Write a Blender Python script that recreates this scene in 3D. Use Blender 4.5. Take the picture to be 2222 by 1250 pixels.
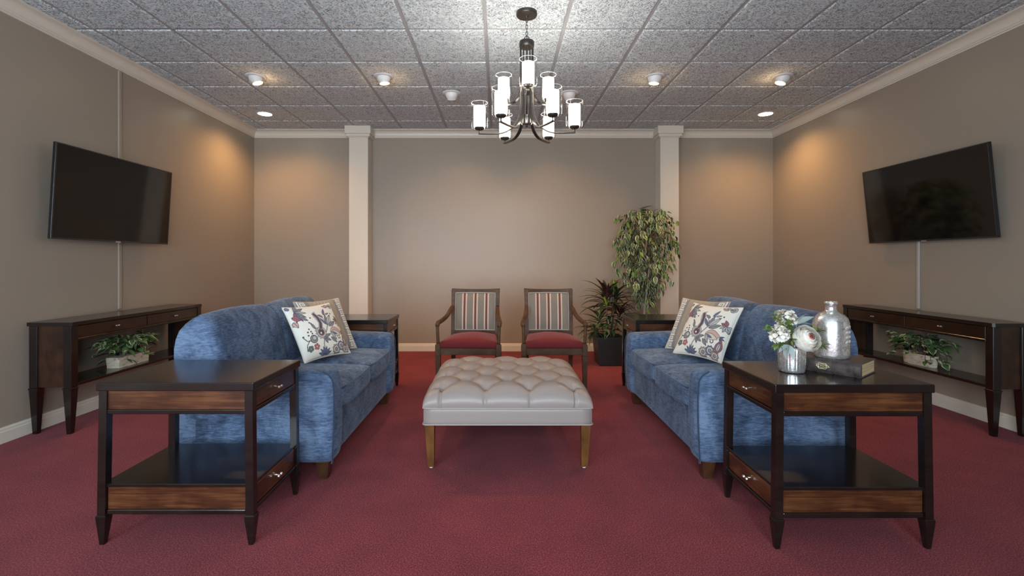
import bpy, bmesh, math, random
import numpy as np
from mathutils import Vector, Matrix

# ------------------------------------------------------------------ clear
for o in list(bpy.data.objects):
    bpy.data.objects.remove(o, do_unlink=True)
SC = bpy.context.scene
COL = SC.collection
PI = math.pi
RND = random.Random(7)

# ------------------------------------------------------------------ camera
CAM_Z = 1.22
cam_d = bpy.data.cameras.new('camera')
cam_d.sensor_fit = 'HORIZONTAL'
cam_d.sensor_width = 36.0
cam_d.lens = 36.0 * 1053.0 / 2222.0
cam_d.shift_x = 25.0 / 2222.0
cam_d.shift_y = -58.0 / 2222.0
cam_d.clip_start = 0.05
cam = bpy.data.objects.new('camera', cam_d)
cam.location = (0, 0, CAM_Z)
cam.rotation_euler = (PI / 2, 0, 0)
COL.objects.link(cam)
SC.camera = cam

# ------------------------------------------------------------------ world / daylight / exposure
world = bpy.data.worlds.new('daylight')
SC.world = world
world.use_nodes = True
wn = world.node_tree.nodes
bg = wn['Background']
bg.inputs['Color'].default_value = (0.78, 0.89, 1.0, 1)
bg.inputs['Strength'].default_value = 8.2
vs = SC.view_settings
vs.view_transform = 'Standard'
vs.look = 'None'
vs.exposure = 0.9
vs.gamma = 1.0
vs.use_curve_mapping = False

# the room's windows are behind the camera, in the front wall
FRONT_Y = -1.5
WINDOWS = [(-3.05, -1.75), (-1.55, -0.25), (-0.05, 1.25)]
WIN_Z = (0.35, 2.55)
for (wx0, wx1) in WINDOWS:      # light portals: guide the sky's light through each window
    pd = bpy.data.lights.new('window_portal', 'AREA')
    pd.shape = 'RECTANGLE'
    pd.size = wx1 - wx0
    pd.size_y = WIN_Z[1] - WIN_Z[0]
    pd.cycles.is_portal = True
    po = bpy.data.objects.new('window_portal', pd)
    po.location = ((wx0 + wx1) / 2, FRONT_Y - 0.02, sum(WIN_Z) / 2)
    po.rotation_euler = (PI / 2, 0, 0)
    COL.objects.link(po)

SHADE_EMIT = 10.0          # frosted chandelier shades
EYE_W = 31.0               # lit eyeball spots
DOWN_W = 44.0              # corner downlights
WASH_W = 22.0              # eyeballs turned to the back wall
WARM = (1.0, 0.62, 0.30)
WARM2 = (1.0, 0.55, 0.21)

# ------------------------------------------------------------------ room measures
XL, XR, YB, ZC = -3.345, 3.70, 6.59, 3.0

# ------------------------------------------------------------------ materials
MATS = {}


def nd(nt, t, **kw):
    n = nt.nodes.new(t)
    for k, v in kw.items():
        setattr(n, k, v)
    return n


def pm(name, col, rough=0.5, metal=0.0, spec=0.5, coat=0.0, coat_rough=0.1, sheen=0.0, sheen_rough=0.4,
       sheen_tint=None, emit=None, emit_s=0.0):
    m = bpy.data.materials.new(name)
    m.use_nodes = True
    b = m.node_tree.nodes['Principled BSDF']
    b.inputs['Base Color'].default_value = (*col, 1)
    b.inputs['Roughness'].default_value = rough
    b.inputs['Metallic'].default_value = metal
    b.inputs['Specular IOR Level'].default_value = spec
    b.inputs['Coat Weight'].default_value = coat
    b.inputs['Coat Roughness'].default_value = coat_rough
    b.inputs['Sheen Weight'].default_value = sheen
    b.inputs['Sheen Roughness'].default_value = sheen_rough
    if sheen_tint:
        b.inputs['Sheen Tint'].default_value = (*sheen_tint, 1)
    if emit:
        b.inputs['Emission Color'].default_value = (*emit, 1)
        b.inputs['Emission Strength'].default_value = emit_s
    MATS[name] = m
    return m


def coords(nt, scale=(1, 1, 1), kind='Object'):
    tc = nd(nt, 'ShaderNodeTexCoord')
    mp = nd(nt, 'ShaderNodeMapping')
    mp.inputs['Scale'].default_value = scale
    nt.links.new(tc.outputs[kind], mp.inputs['Vector'])
    return mp.outputs['Vector']


def noise(nt, vec, scale, detail=3, rough=0.5, dist=0.0):
    n = nd(nt, 'ShaderNodeTexNoise')
    n.inputs['Scale'].default_value = scale
    n.inputs['Detail'].default_value = detail
    n.inputs['Roughness'].default_value = rough
    n.inputs['Distortion'].default_value = dist
    nt.links.new(vec, n.inputs['Vector'])
    return n.outputs['Fac']


def ramp(nt, fac, stops, mode='LINEAR'):
    r = nd(nt, 'ShaderNodeValToRGB')
    r.color_ramp.interpolation = mode
    e = r.color_ramp.elements
    while len(e) < len(stops):
        e.new(0.5)
    for i, (p, c) in enumerate(stops):
        e[i].position = p
        e[i].color = (*c, 1) if len(c) == 3 else c
    nt.links.new(fac, r.inputs['Fac'])
    return r.outputs['Color']


def bump(nt, h, strength, dist=0.01):
    b = nd(nt, 'ShaderNodeBump')
    b.inputs['Strength'].default_value = strength
    b.inputs['Distance'].default_value = dist
    nt.links.new(h, b.inputs['Height'])
    bs = nt.nodes['Principled BSDF']
    nt.links.new(b.outputs['Normal'], bs.inputs['Normal'])
    return b


def setc(m, out, inp='Base Color'):
    m.node_tree.links.new(out, m.node_tree.nodes['Principled BSDF'].inputs[inp])


# wall paint: taupe, eggshell
m = pm('wall_paint', (0.320, 0.266, 0.210), 0.36, spec=0.42)
v = coords(m.node_tree, (1, 1, 1))
bump(m.node_tree, noise(m.node_tree, v, 180, 2), 0.04, 0.002)
m = pm('trim_paint', (0.66, 0.60, 0.51), 0.38)
m = pm('ceiling_grid_metal', (0.36, 0.36, 0.37), 0.5)
# mineral fibre ceiling tile with worm-like fissures
m = pm('ceiling_tile_mineral', (0.7, 0.72, 0.75), 0.95, spec=0.1)
nt = m.node_tree
v = coords(nt, (1, 1, 1))
n1 = noise(nt, v, 30, 1.5, 0.55, 2.6)
f1 = ramp(nt, n1, [(0.36, (0, 0, 0)), (0.50, (1, 1, 1))])
setc(m, ramp(nt, n1, [(0.32, (0.27, 0.295, 0.31)), (0.42, (0.57, 0.62, 0.645)), (0.52, (0.70, 0.765, 0.79))]))
bump(nt, f1, 0.9, 0.010)
# carpet
m = pm('carpet_pile', (0.16, 0.035, 0.045), 1.0, spec=0.05, sheen=0.10, sheen_rough=0.5, sheen_tint=(0.9, 0.6, 0.7))
nt = m.node_tree
v = coords(nt, (1, 1, 1))
n1 = noise(nt, v, 165, 4, 0.8)
n2 = noise(nt, v, 3.0, 3, 0.6)
c1 = ramp(nt, n1, [(0.32, (0.040, 0.005, 0.006)), (0.5, (0.175, 0.030, 0.035)), (0.68, (0.44, 0.11, 0.12))])
c2 = ramp(nt, n2, [(0.3, (0.82, 0.82, 0.82)), (0.7, (1.08, 1.05, 1.05))])
mx = nd(nt, 'ShaderNodeMix', data_type='RGBA', blend_type='MULTIPLY')
mx.inputs[0].default_value = 1.0
nt.links.new(c1, mx.inputs[6])
nt.links.new(c2, mx.inputs[7])
setc(m, mx.outputs[2])
bump(nt, n1, 0.45, 0.005)


def wood(name, dark, mid, light, zs=30, hs=2.2, rough=0.22, coat=0.6, spec=0.45):
    m = pm(name, mid, rough, spec=spec, coat=coat, coat_rough=0.08)
    nt = m.node_tree
    v = coords(nt, (hs, hs, zs))
    n = noise(nt, v, 1.6, 6, 0.66, 0.9)
    v2 = coords(nt, (3, 3, 5))
    n2 = noise(nt, v2, 2.2, 2)
    mxx = nd(nt, 'ShaderNodeMath', operation='MULTIPLY_ADD')
    nt.links.new(n2, mxx.inputs[0])
    mxx.inputs[1].default_value = 0.5
    mm = nd(nt, 'ShaderNodeMath', operation='MULTIPLY')
    nt.links.new(n, mm.inputs[0])
    mm.inputs[1].default_value = 0.6
    nt.links.new(mm.outputs[0], mxx.inputs[2])
    setc(m, ramp(nt, mxx.outputs[0], [(0.36, dark), (0.53, mid), (0.72, light)]))
    bump(nt, n, 0.03, 0.002)
    return m


wood('espresso_wood', (0.005, 0.0033, 0.0028), (0.009, 0.0055, 0.0045), (0.016, 0.009, 0.007), rough=0.24, coat=0.25)
wood('mahogany_panel', (0.018, 0.0055, 0.0025), (0.050, 0.016, 0.006), (0.125, 0.048, 0.017), zs=48, hs=2.4, rough=0.28, coat=0.25)
wood('dark_drawer_wood', (0.009, 0.0035, 0.002), (0.020, 0.007, 0.0035), (0.04, 0.014, 0.006), zs=22, hs=1.6, rough=0.28, coat=0.25)
wood('end_panel_wood', (0.014, 0.005, 0.003), (0.030, 0.011, 0.005), (0.055, 0.021, 0.009), zs=2.0, hs=16, rough=0.34, coat=0.15)
wood('chair_wood', (0.036, 0.017, 0.008), (0.070, 0.034, 0.016), (0.105, 0.054, 0.026), zs=10, hs=6, rough=0.45, coat=0.0, spec=0.22)
wood('ottoman_leg_wood', (0.065, 0.025, 0.006), (0.115, 0.047, 0.011), (0.165, 0.072, 0.018), zs=5, hs=14, rough=0.35, coat=0.2)
wood('sofa_foot_wood', (0.03, 0.012, 0.005), (0.055, 0.022, 0.009), (0.085, 0.036, 0.015), zs=5, hs=12, rough=0.35, coat=0.2)

# velvet
m = pm('blue_velvet', (0.05, 0.10, 0.21), 0.75, spec=0.2, sheen=0.22, sheen_rough=0.35, sheen_tint=(0.60, 0.78, 1.0))
nt = m.node_tree
v = coords(nt, (1, 1, 1))
n1 = noise(nt, v, 7, 6, 0.70, 0.6)
v2 = coords(nt, (18, 18, 130))
n2 = noise(nt, v2, 1.6, 3, 0.6)
ad = nd(nt, 'ShaderNodeMath', operation='MULTIPLY_ADD')
nt.links.new(n2, ad.inputs[0])
ad.inputs[1].default_value = 0.45
ml = nd(nt, 'ShaderNodeMath', operation='MULTIPLY')
nt.links.new(n1, ml.inputs[0])
ml.inputs[1].default_value = 0.55
nt.links.new(ml.outputs[0], ad.inputs[2])
setc(m, ramp(nt, ad.outputs[0], [(0.35, (0.024, 0.039, 0.074)), (0.48, (0.072, 0.112, 0.190)), (0.61, (0.150, 0.215, 0.330))]))
bump(nt, ad.outputs[0], 0.25, 0.008)
pm('blue_piping', (0.018, 0.032, 0.064), 0.8, sheen=0.4, sheen_tint=(0.55, 0.75, 1.0))

# ottoman leather
m = pm('grey_leather', (0.285, 0.240, 0.220), 0.38, spec=0.4)
nt = m.node_tree
v = coords(nt, (1, 1, 1))
bump(nt, noise(nt, v, 160, 3), 0.06, 0.002)
pm('leather_piping', (0.33, 0.295, 0.27), 0.4)
pm('leather_button', (0.20, 0.175, 0.155), 0.4)
pm('nylon_glide', (0.85, 0.85, 0.85), 0.4)
pm('red_velvet', (0.135, 0.020, 0.022), 0.85, spec=0.15, sheen=0.2, sheen_rough=0.4, sheen_tint=(1.0, 0.6, 0.6))
# chair stripes along local x
m = pm('stripe_fabric', (0.4, 0.37, 0.34), 0.9, spec=0.1)
nt = m.node_tree
tc = nd(nt, 'ShaderNodeTexCoord')
sx = nd(nt, 'ShaderNodeSeparateXYZ')
nt.links.new(tc.outputs['Generated'], sx.inputs[0])
GREY, CREAM, RED_, DRK = (0.225, 0.190, 0.155), (0.50, 0.42, 0.33), (0.175, 0.062, 0.058), (0.12, 0.105, 0.095)
stops = [(0.0, GREY)]
for c in (0.227, 0.5, 0.777):
    stops += [(c - 0.072, DRK), (c - 0.064, CREAM), (c - 0.026, RED_), (c + 0.026, CREAM), (c + 0.064, DRK), (c + 0.072, GREY)]
setc(m, ramp(nt, sx.outputs[0], stops, 'CONSTANT'))
bump(nt, noise(nt, coords(nt), 400, 2), 0.15, 0.001)
pm('fabric_gimp', (0.40, 0.36, 0.31), 0.8)

pm('tv_screen', (0.004, 0.004, 0.0042), 0.07, spec=0.45)
pm('tv_bezel', (0.008, 0.008, 0.009), 0.25)
pm('tv_bezel_edge', (0.05, 0.05, 0.055), 0.3, metal=0.5)
pm('silver_badge', (0.6, 0.6, 0.6), 0.3, metal=0.8)
pm('dark_bracket', (0.02, 0.02, 0.02), 0.5)
pm('raceway_paint', (0.335, 0.28, 0.225), 0.4)
pm('raceway_white', (0.42, 0.38, 0.345), 0.4)
pm('knob_nickel', (0.80, 0.76, 0.70), 0.16, metal=1.0)
pm('bronze_metal', (0.085, 0.075, 0.066), 0.34, metal=0.85)
pm('brushed_bronze', (0.17, 0.155, 0.14), 0.30, metal=0.9)
m = pm('frosted_shade_glow', (0.95, 0.95, 0.95), 0.5, emit=(1.0, 0.93, 0.83), emit_s=SHADE_EMIT)
m = pm('lamp_face_warm', (0.9, 0.8, 0.6), 0.5, emit=WARM2, emit_s=14.0)
m = pm('lamp_face_white', (0.9, 0.9, 0.8), 0.5, emit=(1.0, 0.86, 0.62), emit_s=14.0)
pm('white_fixture', (0.70, 0.69, 0.67), 0.4)
# thin clear glass (lets light through, mirrors at grazing angles)
m = bpy.data.materials.new('clear_glass')
m.use_nodes = True
nt = m.node_tree
nt.nodes.clear()
out = nd(nt, 'ShaderNodeOutputMaterial')
tr = nd(nt, 'ShaderNodeBsdfTransparent')
tr.inputs[0].default_value = (0.96, 0.97, 0.97, 1)
gl = nd(nt, 'ShaderNodeBsdfGlossy')
gl.inputs['Roughness'].default_value = 0.03
lw = nd(nt, 'ShaderNodeLayerWeight')
lw.inputs['Blend'].default_value = 0.5
pw = nd(nt, 'ShaderNodeMath', operation='POWER')
pw.inputs[1].default_value = 3.0
nt.links.new(lw.outputs['Facing'], pw.inputs[0])
fr = nd(nt, 'ShaderNodeMath', operation='MULTIPLY_ADD')
nt.links.new(pw.outputs[0], fr.inputs[0])
fr.inputs[1].default_value = 0.45
fr.inputs[2].default_value = 0.03
mxs = nd(nt, 'ShaderNodeMixShader')
nt.links.new(fr.outputs[0], mxs.inputs[0])
nt.links.new(tr.outputs[0], mxs.inputs[1])
nt.links.new(gl.outputs[0], mxs.inputs[2])
nt.links.new(mxs.outputs[0], out.inputs['Surface'])
MATS['clear_glass'] = m

pm('glass_rim_highlight', (0.75, 0.77, 0.77), 0.15, spec=0.8)
# mercury glass
m = pm('mercury_glass', (0.75, 0.73, 0.70), 0.2, metal=0.85)
nt = m.node_tree
v = coords(nt)
n1 = noise(nt, v, 75, 4, 0.65)
setc(m, ramp(nt, n1, [(0.34, (0.30, 0.27, 0.25)), (0.44, (0.80, 0.78, 0.75)), (0.7, (0.92, 0.91, 0.89))]))
setc(m, ramp(nt, n1, [(0.34, (0.5, 0.5, 0.5)), (0.48, (0.22, 0.22, 0.22))]), 'Roughness')
bump(nt, n1, 0.02, 0.001)
m = pm('book_leather', (0.035, 0.028, 0.027), 0.32, spec=0.6)
nt = m.node_tree
n1 = noise(nt, coords(nt), 28, 4, 0.6)
setc(m, ramp(nt, n1, [(0.3, (0.018, 0.014, 0.014)), (0.7, (0.085, 0.065, 0.060))]))
bump(nt, n1, 0.15, 0.002)
m = pm('book_pages', (0.46, 0.34, 0.19), 0.8)
nt = m.node_tree
setc(m, ramp(nt, noise(nt, coords(nt, (2, 2, 300)), 1.0, 2), [(0.35, (0.30, 0.20, 0.10)), (0.65, (0.55, 0.42, 0.24))]))
pm('gold_foil', (0.72, 0.62, 0.36), 0.4, metal=0.6)
# plants
pm('leaf_green', (0.066, 0.135, 0.040), 0.4, spec=0.5)
pm('leaf_green_light', (0.13, 0.22, 0.045), 0.45)
pm('leaf_dark', (0.014, 0.032, 0.014), 0.38)
pm('leaf_burgundy', (0.055, 0.012, 0.014), 0.42)
pm('leaf_cream_edge', (0.50, 0.50, 0.33), 0.5)
pm('leaf_lime', (0.24, 0.32, 0.04), 0.5)
pm('leaf_grey', (0.33, 0.39, 0.36), 0.8)
pm('leaf_olive', (0.17, 0.19, 0.055), 0.6)
pm('leaf_red', (0.20, 0.035, 0.018), 0.5)
pm('petal_white', (0.80, 0.775, 0.69), 0.75)
pm('petal_cream', (0.72, 0.66, 0.55), 0.75)
pm('petal_pink', (0.62, 0.20, 0.24), 0.7)
pm('petal_orange', (0.60, 0.22, 0.10), 0.7)
m = pm('ficus_bark', (0.42, 0.36, 0.28), 0.85)
nt = m.node_tree
setc(m, ramp(nt, noise(nt, coords(nt, (20, 20, 4)), 3, 4), [(0.3, (0.22, 0.16, 0.10)), (0.7, (0.55, 0.48, 0.38))]))
pm('twig', (0.12, 0.075, 0.045), 0.8)
m = pm('black_planter', (0.016, 0.018, 0.019), 0.5)
pm('soil', (0.02, 0.014, 0.01), 1.0)
m = pm('birch_bark', (0.6, 0.52, 0.40), 0.8)
nt = m.node_tree
n1 = noise(nt, coords(nt, (14, 14, 40)), 1.4, 4, 0.6)
setc(m, ramp(nt, n1, [(0.32, (0.10, 0.06, 0.03)), (0.40, (0.52, 0.44, 0.33)), (0.7, (0.72, 0.64, 0.50))]))
bump(nt, n1, 0.3, 0.004)
# cushion print (the print itself lives in a colour attribute)
for nm in ('floral_print', 'key_print'):
    m = pm(nm, (0.8, 0.8, 0.7), 0.9, spec=0.1, sheen=0.15)
    nt = m.node_tree
    at = nd(nt, 'ShaderNodeAttribute', attribute_name='print')
    setc(m, at.outputs['Color'])
    bump(nt, noise(nt, coords(nt), 500, 2), 0.2, 0.001)
pm('cushion_welt', (0.70, 0.66, 0.57), 0.85)
pm('grey_welt', (0.42, 0.39, 0.35), 0.85)


# ------------------------------------------------------------------ mesh builder
class MB:
    def __init__(s):
        s.V, s.F, s.M = [], [], []

    def add(s, V, F, mi=0, mat=None):
        k = len(s.V)
        if mat is not None:
            V = [tuple(mat @ Vector(p)) for p in V]
        s.V += [tuple(p) for p in V]
        s.F += [tuple(i + k for i in f) for f in F]
        s.M += [mi] * len(F)
        return s

    def box(s, x0, x1, y0, y1, z0, z1, bev=0.0, seg=2, mi=0, mat=None):
        bm = bmesh.new()
        bmesh.ops.create_cube(bm, size=1.0)
        for q in bm.verts:
            q.co = Vector(((x0 + x1) / 2 + q.co.x * (x1 - x0), (y0 + y1) / 2 + q.co.y * (y1 - y0), (z0 + z1) / 2 + q.co.z * (z1 - z0)))
        if bev > 0:
            bmesh.ops.bevel(bm, geom=bm.edges[:], offset=bev, segments=seg, profile=0.5, affect='EDGES')
        bm.verts.index_update()
        s.add([q.co[:] for q in bm.verts], [[q.index for q in f.verts] for f in bm.faces], mi, mat)
        bm.free()
        return s

    def frustum(s, cx, cy, z0, z1, w0, d0, w1, d1, dx=0, dy=0, mi=0, cap=True, mat=None):
        """four-sided taper: (w0,d0) at z0 -> (w1,d1) at z1, top centre offset by dx,dy"""
        V = []
        for (z, w, d, ox, oy) in ((z0, w0, d0, 0, 0), (z1, w1, d1, dx, dy)):
            for (a, b) in ((-1, -1), (1, -1), (1, 1), (-1, 1)):
                V.append((cx + ox + a * w / 2, cy + oy + b * d / 2, z))
        F = [(0, 1, 5, 4), (1, 2, 6, 5), (2, 3, 7, 6), (3, 0, 4, 7)]
        if cap:
            F += [(3, 2, 1, 0), (4, 5, 6, 7)]
        return s.add(V, F, mi, mat)

    def lathe(s, prof, n=24, c=(0, 0, 0), mi=0, mat=None, cap=True, rib=None):
        V, F = [], []
        for (r, z) in prof:
            for i in range(n):
                a = 2 * PI * i / n
                rr = r * (1 + (rib(i, z) if rib else 0))
                V.append((c[0] + rr * math.cos(a), c[1] + rr * math.sin(a), c[2] + z))
        for j in range(len(prof) - 1):
            for i in range(n):
                k = (i + 1) % n
                F.append((j * n + i, j * n + k, (j + 1) * n + k, (j + 1) * n + i))
        if cap:
            F.append(tuple(reversed(range(n))))
            F.append(tuple(range((len(prof) - 1) * n, len(prof) * n)))
        return s.add(V, F, mi, mat)

    def tube(s, path, r, n=8, mi=0, closed=False, mat=None):
        P = [Vector(p) for p in path]
        m_ = len(P)
        rad = r if isinstance(r, (list, tuple)) else [r] * m_
        V, F = [], []
        up = None
        for i in range(m_):
            a = P[i - 1] if (i > 0 or closed) else P[i]
            b = P[(i + 1) % m_] if (i < m_ - 1 or closed) else P[i]
            t = (b - a)
            t = t.normalized() if t.length > 1e-9 else Vector((0, 0, 1))
            if up is None:
                up = Vector((0, 0, 1)) if abs(t.z) < 0.9 else Vector((1, 0, 0))
            side = t.cross(up).normalized()
            up = side.cross(t).normalized()
            for k in range(n):
                an = 2 * PI * k / n
                V.append(tuple(P[i] + (side * math.cos(an) + up * math.sin(an)) * rad[i]))
        seg = m_ if closed else m_ - 1
        for i in range(seg):
            j = (i + 1) % m_
            for k in range(n):
                q = (k + 1) % n
                F.append((i * n + k, i * n + q, j * n + q, j * n + k))
        if not closed:
            F.append(tuple(reversed(range(n))))
            F.append(tuple(range((m_ - 1) * n, m_ * n)))
        return s.add(V, F, mi, mat)

    def band(s, path, side, w, t, mi=0, mat=None):
        """flat bar swept along a planar path; `side` is the fixed width direction"""
        P = [Vector(p) for p in path]
        sd = Vector(side).normalized()
        ws = w if isinstance(w, (list, tuple)) else [w] * len(P)
        ts = t if isinstance(t, (list, tuple)) else [t] * len(P)
        V, F = [], []
        for i in range(len(P)):
            a, b = P[max(i - 1, 0)], P[min(i + 1, len(P) - 1)]
            tg = (b - a).normalized()
            nn = tg.cross(sd).normalized()
            for (u, q) in ((-1, -1), (1, -1), (1, 1), (-1, 1)):
                V.append(tuple(P[i] + sd * (u * ws[i] / 2) + nn * (q * ts[i] / 2)))
        for i in range(len(P) - 1):
            for k in range(4):
                q = (k + 1) % 4
                F.append((i * 4 + k, i * 4 + q, i * 4 + 4 + q, i * 4 + 4 + k))
        F.append((3, 2, 1, 0))
        e = (len(P) - 1) * 4
        F.append((e, e + 1, e + 2, e + 3))
        return s.add(V, F, mi, mat)

    def extrude(s, prof, axis, a, b, mi=0, mat=None):
        """closed 2D profile extruded from a to b along axis 0/1/2; profile gives the other two coords in order"""
        V, F = [], []
        n = len(prof)
        for q in (a, b):
            for (p0, p1) in prof:
                c = [p0, p1]
                c.insert(axis, q)
                V.append(tuple(c))
        for i in range(n):
            k = (i + 1) % n
            F.append((i, k, n + k, n + i))
        F.append(tuple(reversed(range(n))))
        F.append(tuple(range(n, 2 * n)))
        return s.add(V, F, mi, mat)

    def build(s, name, mats, parent=None, smooth=False, angle=None, recalc=True):
        me = bpy.data.meshes.new(name)
        me.from_pydata(s.V, [], s.F)
        if isinstance(mats, str):
            mats = [mats]
        for q in mats:
            me.materials.append(MATS[q])
        if len(mats) > 1:
            me.polygons.foreach_set('material_index', s.M)
        if recalc:
            bm = bmesh.new()
            bm.from_mesh(me)
            bmesh.ops.recalc_face_normals(bm, faces=bm.faces[:])
            bm.to_mesh(me)
            bm.free()
        if smooth:
            me.polygons.foreach_set('use_smooth', [True] * len(me.polygons))
            if angle:
                me.set_sharp_from_angle(angle=math.radians(angle))
        me.update()
        return obj(name, me, parent)


def obj(name, me, parent=None):
    o = bpy.data.objects.new(name, me)
    COL.objects.link(o)
    if parent:
        o.parent = parent
    return o


def tag(o, label, cat, group=None):
    o['label'] = label
    o['category'] = cat
    if group:
        o['group'] = group
    return o


def thing(name, label, cat, loc=(0, 0, 0), rz=0.0, group=None):
    o = bpy.data.objects.new(name, None)
    o.empty_display_size = 0.05
    COL.objects.link(o)
    o.location = loc
    o.rotation_euler = (0, 0, rz)
    return tag(o, label, cat, group)


def structure(o):
    o['kind'] = 'structure'
    return o


def copy_tree(o, parent=None):
    c = o.copy()
    COL.objects.link(c)
    c.parent = parent
    for ch in list(o.children):
        copy_tree(ch, c)
    return c


def rcube(hx, hy, hz, r, n=8, f=None):
    """rounded box centred at origin as a subdivided cube; f(p)->p optional shaping"""
    V, F, ix = [], [], {}
    h = (hx, hy, hz)

    def vid(a, b, c):
        k = (a, b, c)
        if k not in ix:
            q = [(-1 + 2 * t / n) for t in k]
            # cluster samples toward the edges
            q = [math.copysign(1 - (1 - abs(t)) ** 1.5, t) for t in q]
            p = [q[i] * h[i] for i in range(3)]
            c_ = [max(-(h[i] - r), min(h[i] - r, p[i])) for i in range(3)]
            d = Vector(p) - Vector(c_)
            if d.length > 1e-9:
                d = d.normalized() * r
            P = Vector(c_) + d
            if f:
                P = Vector(f(P))
            ix[k] = len(V)
            V.append(tuple(P))
        return ix[k]
    for ax in range(3):
        for sd in (0, n):
            for i in range(n):
                for j in range(n):
                    q = []
                    for (a, b) in ((i, j), (i + 1, j), (i + 1, j + 1), (i, j + 1)):
                        k = [a, b]
                        k.insert(ax, sd)
                        q.append(vid(*k))
                    F.append(tuple(q if sd else reversed(q)))
    return V, F


def bez(p0, p1, p2, p3, n):
    P = [Vector(p) for p in (p0, p1, p2, p3)]
    return [tuple(P[0] * (1 - t) ** 3 + P[1] * 3 * t * (1 - t) ** 2 + P[2] * 3 * t * t * (1 - t) + P[3] * t ** 3)
            for t in [i / n for i in range(n + 1)]]


def smooth_path(pts, n=6):
    """Catmull-Rom through the points"""
    P = [Vector(p) for p in pts]
    P = [P[0] * 2 - P[1]] + P + [P[-1] * 2 - P[-2]]
    out = []
    for i in range(1, len(P) - 2):
        a, b, c, d = P[i - 1:i + 3]
        for k in range(n):
            t = k / n
            out.append(tuple(0.5 * ((2 * b) + (c - a) * t + (2 * a - 5 * b + 4 * c - d) * t * t + (3 * b - a - 3 * c + d) * t ** 3)))
    out.append(tuple(P[-2]))
    return out


# ================================================================== THE SETTING
structure(MB().box(XL - 0.12, XR + 0.12, FRONT_Y - 0.12, YB + 0.12, -0.05, 0.0).build('floor', 'carpet_pile'))
structure(MB().box(XL - 0.12, XL, FRONT_Y - 0.12, YB + 0.12, 0, ZC + 0.1).build('wall_left', 'wall_paint'))
structure(MB().box(XR, XR + 0.12, FRONT_Y - 0.12, YB + 0.12, 0, ZC + 0.1).build('wall_right', 'wall_paint'))
structure(MB().box(XL, XR, YB, YB + 0.12, 0, ZC + 0.1).build('wall_back', 'wall_paint'))
# front wall with window openings (behind the camera)
fw = MB()
fw.box(XL, XR, FRONT_Y - 0.12, FRONT_Y, 0, WIN_Z[0])
fw.box(XL, XR, FRONT_Y - 0.12, FRONT_Y, WIN_Z[1], ZC + 0.1)
edges = [XL] + [e for w in WINDOWS for e in w] + [XR]
for i in range(0, len(edges), 2):
    fw.box(edges[i], edges[i + 1], FRONT_Y - 0.12, FRONT_Y, WIN_Z[0], WIN_Z[1])
structure(fw.build('wall_front', 'wall_paint'))
for i, (wx0, wx1) in enumerate(WINDOWS):
    b = MB()
    for (a0, a1, c0, c1) in ((wx0, wx0 + 0.05, *WIN_Z), (wx1 - 0.05, wx1, *WIN_Z), (wx0 + 0.05, wx1 - 0.05, WIN_Z[0], WIN_Z[0] + 0.05), (wx0 + 0.05, wx1 - 0.05, WIN_Z[1] - 0.05, WIN_Z[1])):
        b.box(a0, a1, FRONT_Y - 0.10, FRONT_Y - 0.03, c0, c1)
    w = structure(b.build('window_%d' % (i + 1), 'trim_paint'))
    MB().box(wx0 + 0.05, wx1 - 0.05, FRONT_Y - 0.07, FRONT_Y - 0.064, WIN_Z[0] + 0.05, WIN_Z[1] - 0.05).build('pane', 'clear_glass', w)

# baseboards
BBH = 0.105


def bb_prof(s):      # (offset from wall, z)
    return [(0, 0), (s * 0.016, 0), (s * 0.016, BBH - 0.03), (s * 0.012, BBH - 0.024), (s * 0.012, BBH - 0.012), (s * 0.006, BBH), (0, BBH)]


structure(MB().extrude([(XL + a, z) for a, z in bb_prof(1)], 1, FRONT_Y, YB).build('baseboard_left', 'trim_paint'))
structure(MB().extrude([(XR + a, z) for a, z in bb_prof(-1)], 1, FRONT_Y, YB).build('baseboard_right', 'trim_paint'))
structure(MB().extrude([(YB + a, z) for a, z in bb_prof(-1)], 0, XL + 0.016, XR - 0.016).build('baseboard_back', 'trim_paint'))

# crown mouldings
CD, CP = 0.108, 0.085


def crown(s):
    pts = [(0, ZC), (CP, ZC), (CP, ZC - 0.014), (CP - 0.008, ZC - 0.016)]
    for i in range(7):
        t = i / 6 * PI / 2
        pts.append((CP - 0.010 - 0.052 * math.sin(t), ZC - 0.018 - 0.060 * (1 - math.cos(t))))
    pts += [(0.018, ZC - 0.082), (0.018, ZC - 0.094), (0.010, ZC - 0.096), (0.010, ZC - CD), (0, ZC - CD)]
    return [(s * a, z) for a, z in pts]


structure(MB().extrude([(XL + a, z) for a, z in crown(1)], 1, FRONT_Y, YB).build('trim_1', 'trim_paint', smooth=True, angle=35))
structure(MB().extrude([(XR + a, z) for a, z in crown(-1)], 1, FRONT_Y, YB).build('trim_2', 'trim_paint', smooth=True, angle=35))
structure(MB().extrude([(YB + a, z) for a, z in crown(-1)], 0, XL + 0.002, XR - 0.002).build('trim_3', 'trim_paint', smooth=True, angle=35))

# ceiling: slab, grid runners and drop-in tiles
ceil = structure(MB().box(XL - 0.12, XR + 0.12, FRONT_Y - 0.12, YB + 0.12, ZC + 0.03, ZC + 0.12).build('ceiling', 'ceiling_tile_mineral'))
TS = 0.602
gx = [-0.115 + TS * k for k in range(-5, 7)]
gy = [3.72 + TS * k for k in range(-10, 5)]
for x in gx:
    MB().box(x - 0.012, x + 0.012, FRONT_Y, YB, ZC + 0.002, ZC + 0.03).build('grid_runner', 'ceiling_grid_metal', ceil)
for y in gy:
    MB().box(XL, XR, y - 0.012, y + 0.012, ZC + 0.0025, ZC + 0.0295).build('grid_runner', 'ceiling_grid_metal', ceil)
xs = [XL + 0.012] + gx + [XR - 0.012]
ys = [y for y in gy] + [YB - 0.012]


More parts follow.
